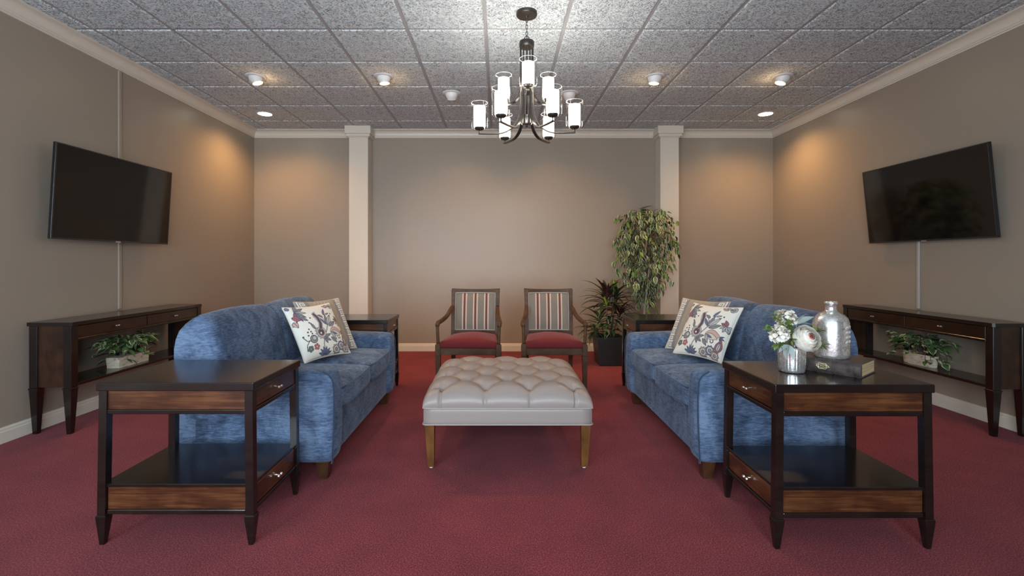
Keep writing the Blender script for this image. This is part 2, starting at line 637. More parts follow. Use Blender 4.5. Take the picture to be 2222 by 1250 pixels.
def tile_mesh(w, d):
    b = MB()
    V, F = [], []
    e = 0.012
    for (z, k) in ((0.028, 0.0), (0.004, 0.0), (-0.004, e * 0.55), (-0.0055, e)):
        for (a, c) in ((-1, -1), (1, -1), (1, 1), (-1, 1)):
            V.append((a * (w / 2 - k), c * (d / 2 - k), z))
    for j in range(3):
        for i in range(4):
            q = (i + 1) % 4
            F.append((j * 4 + i, j * 4 + 4 + i, j * 4 + 4 + q, j * 4 + q))
    F.append((12, 15, 14, 13))
    b.add(V, F)
    me = bpy.data.meshes.new('ceiling_tile')
    me.from_pydata(b.V, [], b.F)
    me.materials.append(MATS['ceiling_tile_mineral'])
    bm = bmesh.new()
    bm.from_mesh(me)
    bmesh.ops.recalc_face_normals(bm, faces=bm.faces[:])
    bm.to_mesh(me)
    bm.free()
    return me


# object coordinates differ per tile so the pattern needs the world position: tiles use shifted meshes only for unequal sizes
cache = {}
for j in range(len(ys) - 1):
    for i in range(len(xs) - 1):
        w, d = xs[i + 1] - xs[i] - 0.024, ys[j + 1] - ys[j] - 0.024
        if ys[j + 1] < 2.4:
            continue
        key = (round(w, 3), round(d, 3))
        if key not in cache:
            cache[key] = tile_mesh(w, d)
        t = obj('ceiling_tile', cache[key], ceil)
        t.location = ((xs[i] + xs[i + 1]) / 2, (ys[j] + ys[j + 1]) / 2, ZC)
        if abs(w - d) < 1e-3:
            t.rotation_euler = (0, 0, RND.choice((0, 1, 2, 3)) * PI / 2)
# ceiling tiles nearer than the frame: one plain field over the unseen part of the room
far = [y for y in ys if y < 2.4][-1]
MB().box(XL, XR, FRONT_Y, far - 0.012, ZC - 0.004, ZC + 0.001).build('ceiling_field', 'ceiling_tile_mineral', ceil)

# columns on the back wall
for nm, x0, x1 in (('left', -1.996, -1.745), ('right', 2.106, 2.351)):
    y0 = 6.39
    b = MB()
    b.box(x0, x1, y0, YB, 0, ZC - 0.10, 0.004, 1)
    c = structure(b.build('column', 'trim_paint'))
    cap = MB()
    cap.box(x0 - 0.045, x1 + 0.045, y0 - 0.045, YB, ZC - 0.105, ZC - 0.0, 0.003, 1)
    cap.box(x0 - 0.03, x1 + 0.03, y0 - 0.03, YB, ZC - 0.140, ZC - 0.1045, 0.003, 1)
    cap.box(x0 - 0.012, x1 + 0.012, y0 - 0.012, YB, ZC - 0.152, ZC - 0.139, 0.002, 1)
    cap.build('capital', 'trim_paint', c)
    ba = MB()
    ba.box(x0 - 0.014, x1 + 0.014, y0 - 0.014, YB, 0, BBH, 0.004, 1)
    ba.build('plinth', 'trim_paint', c)

# cable covers on the side walls
cv = thing('cable_cover', 'taupe cable cover running up the left wall behind the television', 'cable cover', (XL, 4.255, 0.80))
MB().box(0.0, 0.013, -0.017, 0.017, 0, 0.73, 0.003, 1).build('lower_channel', 'raceway_paint', cv)
MB().box(0.0, 0.013, -0.017, 0.017, 1.10, 2.09, 0.003, 1).build('upper_channel', 'raceway_paint', cv)
cv = thing('cable_cover', 'pale cable cover on the right wall below the television', 'cable cover', (XR, 4.29, 0.80))
MB().box(-0.013, 0.0, -0.014, 0.014, 0, 0.73, 0.003, 1).build('channel', 'raceway_white', cv)


# ================================================================== SOFAS
def make_sofa(label, x_rear, y0, s):
    """u runs from the rear (0) to the front (.865); s = +1 faces +X, -1 faces -X"""
    L, D = 1.57, 0.865
    t = thing('loveseat', label, 'sofa', (x_rear + s * D / 2, y0 + L / 2, 0), 0, 'blue velvet loveseats')

    def X(u):
        return s * (u - D / 2)

    def Y(v):
        return v - L / 2

    def fr(b, name, mat, parent=t, smooth=True, angle=None):
        return b.build(name, mat, parent, smooth, angle)
    # base with front rail
    V, F = rcube((D - 0.06) / 2, (L - 0.04) / 2, 0.135, 0.025, 8)
    fr(MB().add([(X(0.025 + (D - 0.06) / 2) + s * p[0], p[1], 0.235 + p[2]) for p in V], F), 'base', 'blue_velvet')
    # arms
    AW = 0.165
    for e in (0, 1):
        vc = AW / 2 if e == 0 else L - AW / 2

        def arm_shape(p):
            x, y, z = p
            k = (z + 0.26) / 0.52
            u = (x + D / 2) / D
            z2 = z + (0.03 * (1 - u) if z > 0 else 0)     # arm rises a touch to the rear
            if x > 0.25:
                x2 = x + 0.012 * math.sin(PI * min(max(k, 0), 1))
            else:
                x2 = x
            y2 = y * (1.0 + 0.06 * max(0, k - 0.6))
            return (x2, y2, z2)
        V, F = rcube((D - 0.03) / 2, AW / 2, 0.255, 0.05, 12, arm_shape)
        a = fr(MB().add([(s * p[0] + s * 0.012, Y(vc) + p[1], 0.352 + p[2]) for p in V], F), 'arm', 'blue_velvet')
        # welt along the outer front edge of the arm
        o = -1 if e == 0 else 1
        yo = Y(vc) + o * (AW / 2 - 0.004)
        pth = [(X(D - 0.008), yo, 0.105), (X(D + 0.002), yo, 0.35), (X(D + 0.0), yo, 0.53), (X(D - 0.02), yo, 0.585), (X(D - 0.06), yo, 0.612)]
        fr(MB().tube(smooth_path(pth, 5), 0.0045, 6), 'welt', 'blue_piping', a)
    # back: two crowned sections with rounded outer ends
    prof = [(0.0, 0.105), (-0.004, 0.40), (-0.022, 0.64), (-0.024, 0.75), (0.006, 0.845), (0.065, 0.900), (0.11, 0.915), (0.155, 0.900), (0.195, 0.855),
            (0.228, 0.78), (0.252, 0.69), (0.272, 0.58), (0.285, 0.48), (0.285, 0.38), (0.26, 0.30), (0.12, 0.25), (0.06, 0.105)]
    pr = smooth_path([(a, 0, b) for a, b in prof] + [(prof[0][0] + 0.001, 0, prof[0][1])], 2)[:-1]
    pr = [(p[0], p[2]) for p in pr]
    cx, cz = 0.13, 0.55
    for e in (0, 1):
        v0, v1 = (0.0, L / 2) if e == 0 else (L / 2, L)
        V, F = [], []
        stations = []
        N = 26
        for i in range(N + 1):
            q = i / N
            q = 0.5 - 0.5 * math.cos(PI * q)
            stations.append(v0 + (v1 - v0) * q)
        n = len(pr)
        for v in stations:
            d_out = v if e == 0 else L - v
            d_in = L / 2 - v if e == 0 else v - L / 2
            ro, ri = 0.07, 0.05
            k = 0.0
            if d_out < ro:
                k += ro * 0.75 * (1 - math.sqrt(max(0, 1 - (1 - d_out / ro) ** 2)))
            kin = 0.0
            if d_in < ri:
                kin = 0.030 * (1 - math.sqrt(max(0, 1 - (1 - d_in / ri) ** 2)))
            for (a, b) in pr:
                dx, dz = a - cx, b - cz
                ln = math.hypot(dx, dz) + 1e-6
                w = min(1.0, max(0.0, (b - 0.30) / 0.25))
                front = max(0.0, min(1.0, (a - 0.02) / 0.06))
                kk = k * w * (0.45 + 0.55 * front) + kin * w * front
                crown_ = 0.018 * math.sin(PI * (v - v0) / (v1 - v0)) * max(0, (b - 0.6) / 0.3)
                V.append((X(a - dx / ln * kk), Y(v), b - dz / ln * kk + crown_))
        for i in range(N):
            for j in range(n):
                q = (j + 1) % n
                F.append((i * n + j, i * n + q, (i + 1) * n + q, (i + 1) * n + j))
        F.append(tuple(range(n)))
        F.append(tuple(reversed(range(N * n, (N + 1) * n))))
        fr(MB().add(V, F), 'back_cushion', 'blue_velvet', angle=60)
    # seat cushions with piping
    sv0, sv1 = AW + 0.003, L - AW - 0.003
    su0, su1 = 0.245, D - 0.003
    for e in (0, 1):
        a0 = sv0 if e == 0 else L / 2 + 0.002
        a1 = L / 2 - 0.002 if e == 0 else sv1
        hx, hy, hz = (su1 - su0) / 2, (a1 - a0) / 2, 0.066

        def seat_shape(p, hx=hx, hy=hy, hz=hz):
            x, y, z = p
            c = max(0, 1 - (x / hx) ** 2) ** 0.7 * max(0, 1 - (y / hy) ** 2) ** 0.7
            bulge = 0.010 * max(0, 1 - (y / hy) ** 2) * (1 if x > hx * 0.5 else 0)
            return (x + bulge, y, z + (0.030 * c if z > 0 else 0) - 0.006 * (x / hx) * (1 if z > 0 else 0))
        V, F = rcube(hx, hy, hz, 0.028, 12, seat_shape)
        xc, yc, zc = X((su0 + su1) / 2), Y((a0 + a1) / 2), 0.424
        c = fr(MB().add([(xc + s * p[0], yc + p[1], zc + p[2]) for p in V], F), 'seat_cushion', 'blue_velvet')
        for zz in (zc + hz - 0.013, zc - hz + 0.010):
            pth = []
            r = 0.03
            for i in range(13):
                q = -1 + 2 * i / 12
                pth.append((xc + s * (hx - 0.004 + 0.010 * (1 - q * q)), yc + q * (hy - 0.014), zz))
            pth = [(xc - s * hx * 0.5, yc - hy + 0.002, zz)] + pth + [(xc - s * hx * 0.5, yc + hy - 0.002, zz)]
            fr(MB().tube(pth, 0.005, 6), 'piping', 'blue_piping', c)
    # feet
    for u in (0.10, D - 0.075):
        for v in (0.075, L - 0.075):
            MB().frustum(X(u), Y(v), 0, 0.105, 0.05, 0.05, 0.075, 0.075).build('foot', 'sofa_foot_wood', t)
    return t


make_sofa('blue velvet loveseat on the left, turned towards the right', -1.785, 2.67, 1)
make_sofa('blue velvet loveseat on the right, behind the flower vase table', 1.955, 2.67, -1)


# ================================================================== END TABLES
def knob(parent, x, y, z, s, along='y'):
    """small nickel pull: a stem and a bar with two beads; s = direction of the drawer front on X"""
    k = MB()
    k.tube([(x, y, z), (x + s * 0.012, y, z)], 0.004, 8)
    for dy in (-0.013, 0.013):
        k.lathe([(0.0006, -0.009), (0.0065, -0.006), (0.009, 0), (0.0065, 0.006), (0.0006, 0.009)], 12, (x + s * 0.017, y + dy, z))
    k.tube([(x + s * 0.015, y - 0.020, z), (x + s * 0.015, y + 0.020, z)], 0.005, 8)
    k.build('knob', 'knob_nickel', parent, True, 40)


def make_end_table(label, x0, x1, y0, y1, s):
    """s = +1: drawers face +X"""
    W, D, H = x1 - x0, y1 - y0, 0.70
    t = thing('end_table', label, 'table', ((x0 + x1) / 2, (y0 + y1) / 2, 0), 0, 'dark wood end tables')
    hw, hd = W / 2, D / 2
    MB().box(-hw, hw, -hd, hd, H - 0.036, H, 0.004, 2).build('tabletop', 'espresso_wood', t)
    LW = 0.034
    lx, ly = hw - 0.008 - LW / 2, hd - 0.008 - LW / 2
    for a in (-1, 1):
        for b in (-1, 1):
            g = MB()
            g.frustum(a * (lx + 0.006), b * (ly + 0.003), 0.128, H - 0.0355, LW, LW, LW, LW, -a * 0.006, -b * 0.003)
            g.box(a * (lx + 0.006) - 0.022, a * (lx + 0.006) + 0.022, b * (ly + 0.003) - 0.022, b * (ly + 0.003) + 0.022, 0.118, 0.1285, 0.002, 1)
            g.frustum(a * (lx + 0.008), b * (ly + 0.004), 0.0, 0.1185, 0.019, 0.019, 0.042, 0.042, -a * 0.002, -b * 0.001)
            g.build('leg', 'espresso_wood', t)
    ix, iy = lx - LW / 2 + 0.002, ly - LW / 2 + 0.002
    za, zb = 0.583, H - 0.0355
    # side aprons (front and rear as seen), the closed short side, drawer on the s side
    for b in (-1, 1):
        yy = b * (hd - 0.016)
        MB().box(-ix, ix, min(yy, yy - b * 0.018), max(yy, yy - b * 0.018), za, zb).build('apron', 'mahogany_panel', t)
        yy = b * (hd - 0.010)
        MB().box(-ix, ix, min(yy, yy - b * 0.026), max(yy, yy - b * 0.026), za - 0.021, za - 0.0005, 0.004, 2).build('moulding', 'espresso_wood', t)
        yy = b * (hd - 0.018)
        MB().box(-ix, ix, min(yy, yy - b * 0.018), max(yy, yy - b * 0.018), 0.153, 0.247).build('lower_panel', 'mahogany_panel', t)
        yy = b * (hd - 0.010)
        MB().box(-ix, ix, min(yy, yy - b * 0.026), max(yy, yy - b * 0.026), 0.131, 0.1525, 0.004, 2).build('moulding', 'espresso_wood', t)
    xx = -s * (hw - 0.016)
    MB().box(min(xx, xx + s * 0.018), max(xx, xx + s * 0.018), -iy, iy, za - 0.02, zb).build('apron', 'mahogany_panel', t)
    MB().box(min(xx, xx + s * 0.018), max(xx, xx + s * 0.018), -iy, iy, 0.131, 0.247).build('lower_panel', 'mahogany_panel', t)
    for (z0, z1) in ((za, zb - 0.004), (0.155, 0.244)):
        xx = s * (hw - 0.014)
        d = MB().box(min(xx, xx - s * 0.02), max(xx, xx - s * 0.02), -iy + 0.003, iy - 0.003, z0, z1, 0.003, 1).build('drawer', 'mahogany_panel', t)
        knob(d, xx, 0, (z0 + z1) / 2, s)
        xx = s * (hw - 0.010)
        MB().box(min(xx, xx - s * 0.03), max(xx, xx - s * 0.03), -iy, iy, z0 - 0.021, z0 - 0.002, 0.003, 1).build('drawer_rail', 'espresso_wood', t)
    MB().box(-hw + 0.012, hw - 0.012, -hd + 0.012, hd - 0.012, 0.247, 0.262, 0.003, 1).build('shelf', 'espresso_wood', t)
    return t


make_end_table('dark wood end table in the left foreground, its top empty', -1.732, -1.057, 2.075, 2.565, 1)
make_end_table('dark wood end table in the right foreground carrying vase, book and bottle', 1.158, 1.833, 2.045, 2.535, -1)
make_end_table('dark wood end table at the far end of the left loveseat', -1.672, -0.997, 4.29, 4.78, 1)
make_end_table('dark wood end table at the far end of the right loveseat', 1.190, 1.865, 4.285, 4.775, -1)


# ================================================================== CONSOLES
def make_console(label, xr, xf, y0, y1):
    s = 1 if xf > xr else -1
    D, L, H = abs(xf - xr), y1 - y0, 0.79
    t = thing('console_table', label, 'table', ((xr + xf) / 2, (y0 + y1) / 2, 0), 0, 'dark wood console tables')
    hd, hl = D / 2, L / 2
    # top with clipped front corners
    c = 0.012
    top = [(-s * hd, -hl), (s * (hd - c), -hl), (s * hd, -hl + c), (s * hd, hl - c), (s * (hd - c), hl), (-s * hd, hl)]
    MB().extrude(top, 2, H - 0.026, H).build('tabletop', 'espresso_wood', t)
    LW = 0.058
    for a in (-1, 1):
        for b in (-1, 1):
            lx, ly = a * (hd - 0.006 - LW / 2), b * (hl - 0.008 - LW / 2)
            g = MB()
            g.box(lx - LW / 2, lx + LW / 2, ly - LW / 2, ly + LW / 2, 0.325, H - 0.0255, 0.003, 1)
            g.box(lx - LW / 2 - 0.004, lx + LW / 2 + 0.004, ly - LW / 2 - 0.004, ly + LW / 2 + 0.004, 0.315, 0.3255, 0.002, 1)
            g.frustum(lx, ly, 0.0, 0.3155, 0.030, 0.030, LW, LW)
            g.build('leg', 'espresso_wood', t)
    ix, iy = hd - 0.006 - LW + 0.002, hl - 0.008 - LW + 0.002
    for b in (-1, 1):
        yy = b * (hl - 0.020)
        MB().box(-ix, ix, min(yy, yy - b * 0.02), max(yy, yy - b * 0.02), 0.33, H - 0.026).build('end_panel', 'end_panel_wood', t)
    # drawers
    z0, z1 = 0.672, H - 0.030
    MB().box(min(s * (hd - 0.03), -s * (hd - 0.02)), max(s * (hd - 0.03), -s * (hd - 0.02)), -iy, iy, 0.655, 0.668).build('drawer_box', 'espresso_wood', t)
    MB().box(min(-s * (hd - 0.02), -s * (hd - 0.035)), max(-s * (hd - 0.02), -s * (hd - 0.035)), -iy, iy, 0.668, H - 0.026).build('back_rail', 'espresso_wood', t)
    xx = s * (hd - 0.010)
    for b in (-1, 1):
        ya, yb = (-iy + 0.004, -0.004) if b < 0 else (0.004, iy - 0.004)
        d = MB().box(min(xx, xx - s * 0.02), max(xx, xx - s * 0.02), ya, yb, z0, z1, 0.003, 1).build('drawer', 'dark_drawer_wood', t)
        knob(d, xx, (ya + yb) / 2, (z0 + z1) / 2, s)
    xx = s * (hd - 0.006)
    MB().box(min(xx, xx - s * 0.03), max(xx, xx - s * 0.03), -iy, iy, 0.652, 0.6715, 0.003, 1).build('front_rail', 'espresso_wood', t)
    MB().box(-hd + 0.015, hd - 0.015, -iy - 0.01, iy + 0.01, 0.33, 0.352, 0.004, 2).build('shelf', 'espresso_wood', t)
    return t


make_console('dark wood console table against the left wall under the television', -3.32, -3.01, 3.40, 4.90)
make_console('dark wood console table against the right wall under the television', 3.675, 3.405, 3.35, 4.84)


# ================================================================== TELEVISIONS
def make_tv(label, xc, yc, zc, s, tilt, wall):
    """s=+1 faces +X. tilt leans the top into the room"""
    t = thing('television', label, 'television', (wall, yc, zc), 0, 'wall-mounted televisions')
    W, H = 1.235, 0.705
    M = Matrix.Translation((xc - wall, 0, 0)) @ Matrix.Rotation(s * tilt, 4, 'Y')
    b = MB()
    b.box(-0.020, 0.004, -W / 2, W / 2, -H / 2, H / 2, 0.003, 2, mat=M @ Matrix.Diagonal((s, 1, 1, 1)))
    b.box(-0.046, -0.018, -W * 0.36, W * 0.36, -H * 0.42, H * 0.18, 0.01, 2, mat=M @ Matrix.Diagonal((s, 1, 1, 1)))
    b.build('housing', 'tv_bezel', t)
    b = MB()
    f, fb, x0, x1 = 0.009, 0.013, 0.004, 0.0065
    b.box(x0, x1, -W / 2 + 0.001, W / 2 - 0.001, H / 2 - f, H / 2 - 0.001)
    b.box(x0, x1, -W / 2 + 0.001, W / 2 - 0.001, -H / 2 + 0.001, -H / 2 + fb)
    b.box(x0, x1, -W / 2 + 0.001, -W / 2 + f, -H / 2 + fb, H / 2 - f)
    b.box(x0, x1, W / 2 - f, W / 2 - 0.001, -H / 2 + fb, H / 2 - f)
    b2 = MB().add(b.V, b.F, 0, M @ Matrix.Diagonal((s, 1, 1, 1)))
    b2.build('bezel', 'tv_bezel_edge', t)
    MB().box(0.0041, 0.005, -W / 2 + f, W / 2 - f, -H / 2 + fb, H / 2 - f, mat=M @ Matrix.Diagonal((s, 1, 1, 1))).build('screen', 'tv_screen', t)
    MB().box(0.006, 0.0085, -0.024, 0.024, -H / 2 - 0.004, -H / 2 + 0.006, mat=M @ Matrix.Diagonal((s, 1, 1, 1))).build('badge', 'silver_badge', t)
    gap = abs(xc - wall) - 0.03
    br = MB()
    br.box(min(s * 0.0015, s * 0.012), max(s * 0.0015, s * 0.012), -0.22, 0.22, -0.12, 0.10)
    for yy in (-0.15, 0.15):
        br.box(min(s * 0.011, s * gap), max(s * 0.011, s * gap), yy - 0.015, yy + 0.015, -0.12, 0.08)
    br.build('wall_bracket', 'dark_bracket', t)
    return t


make_tv('large black television tilted on the left wall', -3.235, 4.125, 1.735, 1, 0.060, XL)
make_tv('large black television on the right wall with a plant reflected in it', 3.605, 4.165, 1.745, -1, 0.10, XR)


# ================================================================== OTTOMAN
def make_ottoman():
    x0, x1, y0, y1 = -0.455, 0.540, 2.83, 3.85
    W, D = x1 - x0, y1 - y0
    t = thing('ottoman', 'grey leather ottoman with a deep-buttoned top in the middle of the room', 'ottoman', ((x0 + x1) / 2, (y0 + y1) / 2, 0))
    hw, hd = W / 2, D / 2
    dx, dy = 0.263, 0.14
    rows = [-hd + 0.095 + k * dy for k in range(7)]
    cen = (rows[0] + rows[-1]) / 2
    btn = []
    for k, y in enumerate(rows):
        if k % 2 == 0:
            btn += [(i * dx - 1.5 * dx, y) for i in range(4)]
        else:
            btn += [(i * dx - 1.0 * dx, y) for i in range(3)]
    BX = np.array([b_[0] for b_ in btn])
    BY = np.array([b_[1] for b_ in btn])
    n = 190
    th = np.linspace(-1, 1, n + 1)
    s_ = np.sign(th) * (1 - (1 - np.abs(th)) ** 1.7)
    gxx, gyy = np.meshgrid(s_ * hw, s_ * hd, indexing='ij')
    # diamond cell coordinates: buttons at integer (p,q)
    X0 = BX[0]
    Y0 = BY[0]
    p = (gxx - X0) / dx + (gyy - Y0) / (2 * dy)
    q = -(gxx - X0) / dx + (gyy - Y0) / (2 * dy)
    dia = (np.abs(np.sin(PI * p)) * np.abs(np.sin(PI * q))) ** 0.5
    # straight pleats from the outer buttons over the edges
    plx = np.abs(np.sin(PI * (gxx - X0) / dx)) ** 0.5
    ply = np.abs(np.sin(PI * (gyy - Y0) / (2 * dy))) ** 0.5
    inx = np.clip((np.abs(gxx) - 1.5 * dx) / 0.02, 0, 1)
    iny = np.clip((np.abs(gyy - cen) - 3 * dy) / 0.02, 0, 1)
    f = dia.copy()
    f = f * (1 - iny) + plx * iny
    f = f * (1 - inx) + ply * inx
    f = np.where((inx > 0.5) & (iny > 0.5), 0.8, f)
    dist = np.sqrt((gxx[..., None] - BX) ** 2 + (gyy[..., None] - BY) ** 2).min(-1)
    base = 0.460 + 0.036 * f - 0.020 * np.exp(-(dist / 0.035) ** 2)
    ex = (1 - np.abs(gxx / hw) ** 9) ** 0.42
    ey = (1 - np.abs(gyy / hd) ** 9) ** 0.42
    edge = np.clip(ex, 0, 1) * np.clip(ey, 0, 1)
    z = 0.36 + (base - 0.36) * edge
    # the cushion bulges past the frame
    k = 1 + 0.014 * np.sin(PI * np.clip((z - 0.36) / 0.1, 0, 1))
    # stitched pleats down the sides
    sx_ = np.abs(((gxx - X0) / dx + 0.5) % 1.0 - 0.5) * dx
    sy_ = np.abs(((gyy - Y0) / (2 * dy) + 0.5) % 1.0 - 0.5) * 2 * dy
    low_ = np.clip((0.47 - z) / 0.05, 0, 1)
    k = k - 0.016 * low_ * (np.exp(-(sx_ / 0.007) ** 2) * (np.abs(gyy) > 0.40) + np.exp(-(sy_ / 0.007) ** 2) * (np.abs(gxx) > 0.40))
    V = np.stack([gxx * k, gyy * k, z], -1).reshape(-1, 3)
    idx = np.arange((n + 1) ** 2).reshape(n + 1, n + 1)
    F = np.stack([idx[:-1, :-1], idx[1:, :-1], idx[1:, 1:], idx[:-1, 1:]], -1).reshape(-1, 4)
    MB().add(V.tolist(), F.tolist()).build('tufted_cushion', 'grey_leather', t, True, recalc=False)
    for i, (bx, by) in enumerate(btn):
        dd = base[np.abs(s_ * hw - bx).argmin(), np.abs(s_ * hd - by).argmin()]
        MB().lathe([(0.0005, 0.006), (0.006, 0.005), (0.0095, 0.001), (0.0095, -0.004)], 10, (bx, by, dd - 0.001)).build('button', 'leather_button', t, True)
    V, F = rcube(hw - 0.001, hd - 0.001, 0.049, 0.014, 8)
    MB().add([(a, b_, c + 0.312) for a, b_, c in V], F).build('frame', 'grey_leather', t, True)
    for zz, nm in ((0.3605, 'piping'), (0.266, 'piping')):
        pth = []
        r = 0.022
        for (a, b_, a0) in ((1, -1, -90), (1, 1, 0), (-1, 1, 90), (-1, -1, 180)):
            for i in range(5):
                an = math.radians(a0 + i * 22.5)
                pth.append((a * (hw - r) + r * math.cos(an), b_ * (hd - r) + r * math.sin(an), zz))
        MB().tube(pth, 0.0045, 6, closed=True).build('piping', 'leather_piping', t, True)
    for a in (-1, 1):
        for b_ in (-1, 1):
            lx, ly = a * (hw - 0.045), b_ * (hd - 0.045)
            g = MB().frustum(lx, ly, 0.008, 0.266, 0.036, 0.036, 0.056, 0.056, a * 0.006, b_ * 0.006).build('leg', 'ottoman_leg_wood', t)
            MB().lathe([(0.011, 0), (0.012, 0.002), (0.012, 0.0085)], 12, (lx, ly, 0)).build('glide', 'nylon_glide', g, True)


make_ottoman()


# ================================================================== ARMCHAIRS
def make_chair(label, x, y, rz):
    """local: front is -y, origin on the floor at the front-leg line"""
    t = thing('armchair', label, 'chair', (x, y, 0), rz, 'wooden armchairs with striped backs')
    FW, RW, DP = 0.552, 0.445, 0.50
    for a in (-1, 1):
        # front leg and arm post
        g = MB()
        fx = a * FW / 2
        g.frustum(fx, 0, 0, 0.36, 0.032, 0.032, 0.046, 0.046)
        g.box(fx - 0.024, fx + 0.024, -0.024, 0.024, 0.36, 0.462, 0.004, 1)
        g.frustum(fx, 0, 0.462, 0.470, 0.048, 0.048, 0.034, 0.034)
        g.build('leg', 'chair_wood', t)
        pth = smooth_path([(fx, 0, 0.468), (fx + a * 0.004, -0.004, 0.56), (fx + a * 0.006, -0.002, 0.63)], 4)
        MB().tube(pth, [0.017] + [0.014] * (len(pth) - 2) + [0.016], 10).build('arm_post', 'chair_wood', t, True)
        # arm: from the post, level, then up into the rear post
        rx = a * (RW / 2 + 0.004)
        pth = smooth_path([(fx + a * 0.006, -0.012, 0.628), (fx + a * 0.006, 0.03, 0.655), (fx - a * 0.004, 0.16, 0.662), (fx - a * 0.030, 0.30, 0.695), (rx, DP - 0.03, 0.765)], 5)
        MB().tube(pth, [0.016, 0.02] + [0.021] * (len(pth) - 4) + [0.02, 0.016], 10).build('armrest', 'chair_wood', t, True)
        # rear leg and back post in one curve
        pth = smooth_path([(a * RW / 2, DP + 0.07, 0.0), (a * RW / 2, DP + 0.02, 0.25), (a * RW / 2, DP, 0.44), (a * RW / 2, DP + 0.01, 0.62), (a * (RW / 2 + 0.004), DP + 0.055, 0.93)], 4)
        MB().band(pth, (1, 0, 0), 0.038, 0.040).build('rear_post', 'chair_wood', t)
    # seat rails
    MB().box(-FW / 2 + 0.022, FW / 2 - 0.022, -0.018, 0.012, 0.372, 0.432, 0.003, 1).build('seat_rail', 'chair_wood', t)
    for a in (-1, 1):
        MB().band([(a * FW / 2, 0.02, 0.402), (a * RW / 2, DP - 0.01, 0.402)], (0, 0, 1), 0.06, 0.026).build('seat_rail', 'chair_wood', t)
    MB().box(-RW / 2, RW / 2, DP - 0.015, DP + 0.012, 0.372, 0.432).build('seat_rail', 'chair_wood', t)
    # crowned seat

    def seat_shape(p):
        xx, yy, zz = p
        k = 1 - 0.19 * (yy + 0.255) / 0.51
        c = max(0, 1 - (xx / 0.27) ** 2) * max(0, 1 - (yy / 0.26) ** 2) ** 0.5
        return (xx * k, yy, zz + (0.045 * c if zz > 0 else 0))
    V, F = rcube(0.272, 0.255, 0.032, 0.028, 10, seat_shape)
    MB().add([(a, b + 0.232, c + 0.458) for a, b, c in V], F).build('seat', 'red_velvet', t, True)
    # back: rails, upholstered panel, gimp edging; leans backward

    def bp(z):            # y of the back plane at height z
        return DP + 0.01 + (z - 0.62) * 0.145 if z > 0.62 else DP + 0.002 + (z - 0.44) * 0.045

    def curve(x):         # the back is gently hollow towards the sitter
        return 0.022 * (1 - (x / (RW / 2)) ** 2)
    top = [(q * (RW / 2 + 0.021), bp(0.925) + curve(q * RW / 2) * (1 if abs(q) < 1 else 0), 0.922 - 0.010 * (1 - q * q)) for q in [i / 10 - 1 for i in range(21)]]
    MB().band(top, (0, 0, 1), 0.044, 0.034).build('top_rail', 'chair_wood', t)
    low = [(q * RW / 2, bp(0.505) + curve(q * RW / 2) * 0.6, 0.503) for q in [i / 6 - 1 for i in range(13)]]
    MB().band(low, (0, 0, 1), 0.044, 0.03).build('lower_rail', 'chair_wood', t)
    px, z0, z1 = RW / 2 - 0.020, 0.528, 0.899
    V, F = [], []
    n, mz = 16, 10
    for face in (0, 1):
        for j in range(mz + 1):
            for i in range(n + 1):
                xx = -px + 2 * px * i / n
                zz = z0 + (z1 - z0) * j / mz
                puff = 0.016 * (max(0, 1 - (xx / px) ** 2) * max(0, 1 - ((zz - (z0 + z1) / 2) / ((z1 - z0) / 2)) ** 2)) ** 0.35
                yy = bp(zz) + curve(xx) * 0.8
                V.append((xx, yy - 0.010 - puff if face == 0 else yy + 0.012, zz))
    o = (n + 1) * (mz + 1)
    for j in range(mz):
        for i in range(n):
            a = j * (n + 1) + i
            F.append((a, a + 1, a + n + 2, a + n + 1))
            F.append((o + a, o + a + n + 1, o + a + n + 2, o + a + 1))
    for i in range(n):
        F.append((i, o + i, o + i + 1, i + 1))
        a = mz * (n + 1) + i
        F.append((a, a + 1, o + a + 1, o + a))
    for j in range(mz):
        a = j * (n + 1)
        F.append((a, a + n + 1, o + a + n + 1, o + a))
        a += n
        F.append((a, o + a, o + a + n + 1, a + n + 1))
    back = MB().add(V, F).build('back_panel', 'stripe_fabric', t, True, 60)
    ed = []
    for j in range(0, 21):
        ed.append((-px, z0 + (z1 - z0) * j / 20))
    for i in range(1, 13):
        ed.append((-px + 2 * px * i / 12, z1))
    for j in range(19, -1, -1):
        ed.append((px, z0 + (z1 - z0) * j / 20))
    for i in range(11, 0, -1):
        ed.append((-px + 2 * px * i / 12, z0))
    MB().tube([(a, bp(b) + curve(a) * 0.8 - 0.013, b) for a, b in ed], 0.0045, 6, closed=True).build('gimp_edging', 'fabric_gimp', back, True)
    return t


make_chair('left of two wooden armchairs with striped back and red seat', -0.292, 4.40, math.radians(-4.0))
make_chair('right of two wooden armchairs with striped back, beside the potted plant', 0.488, 4.40, 0)


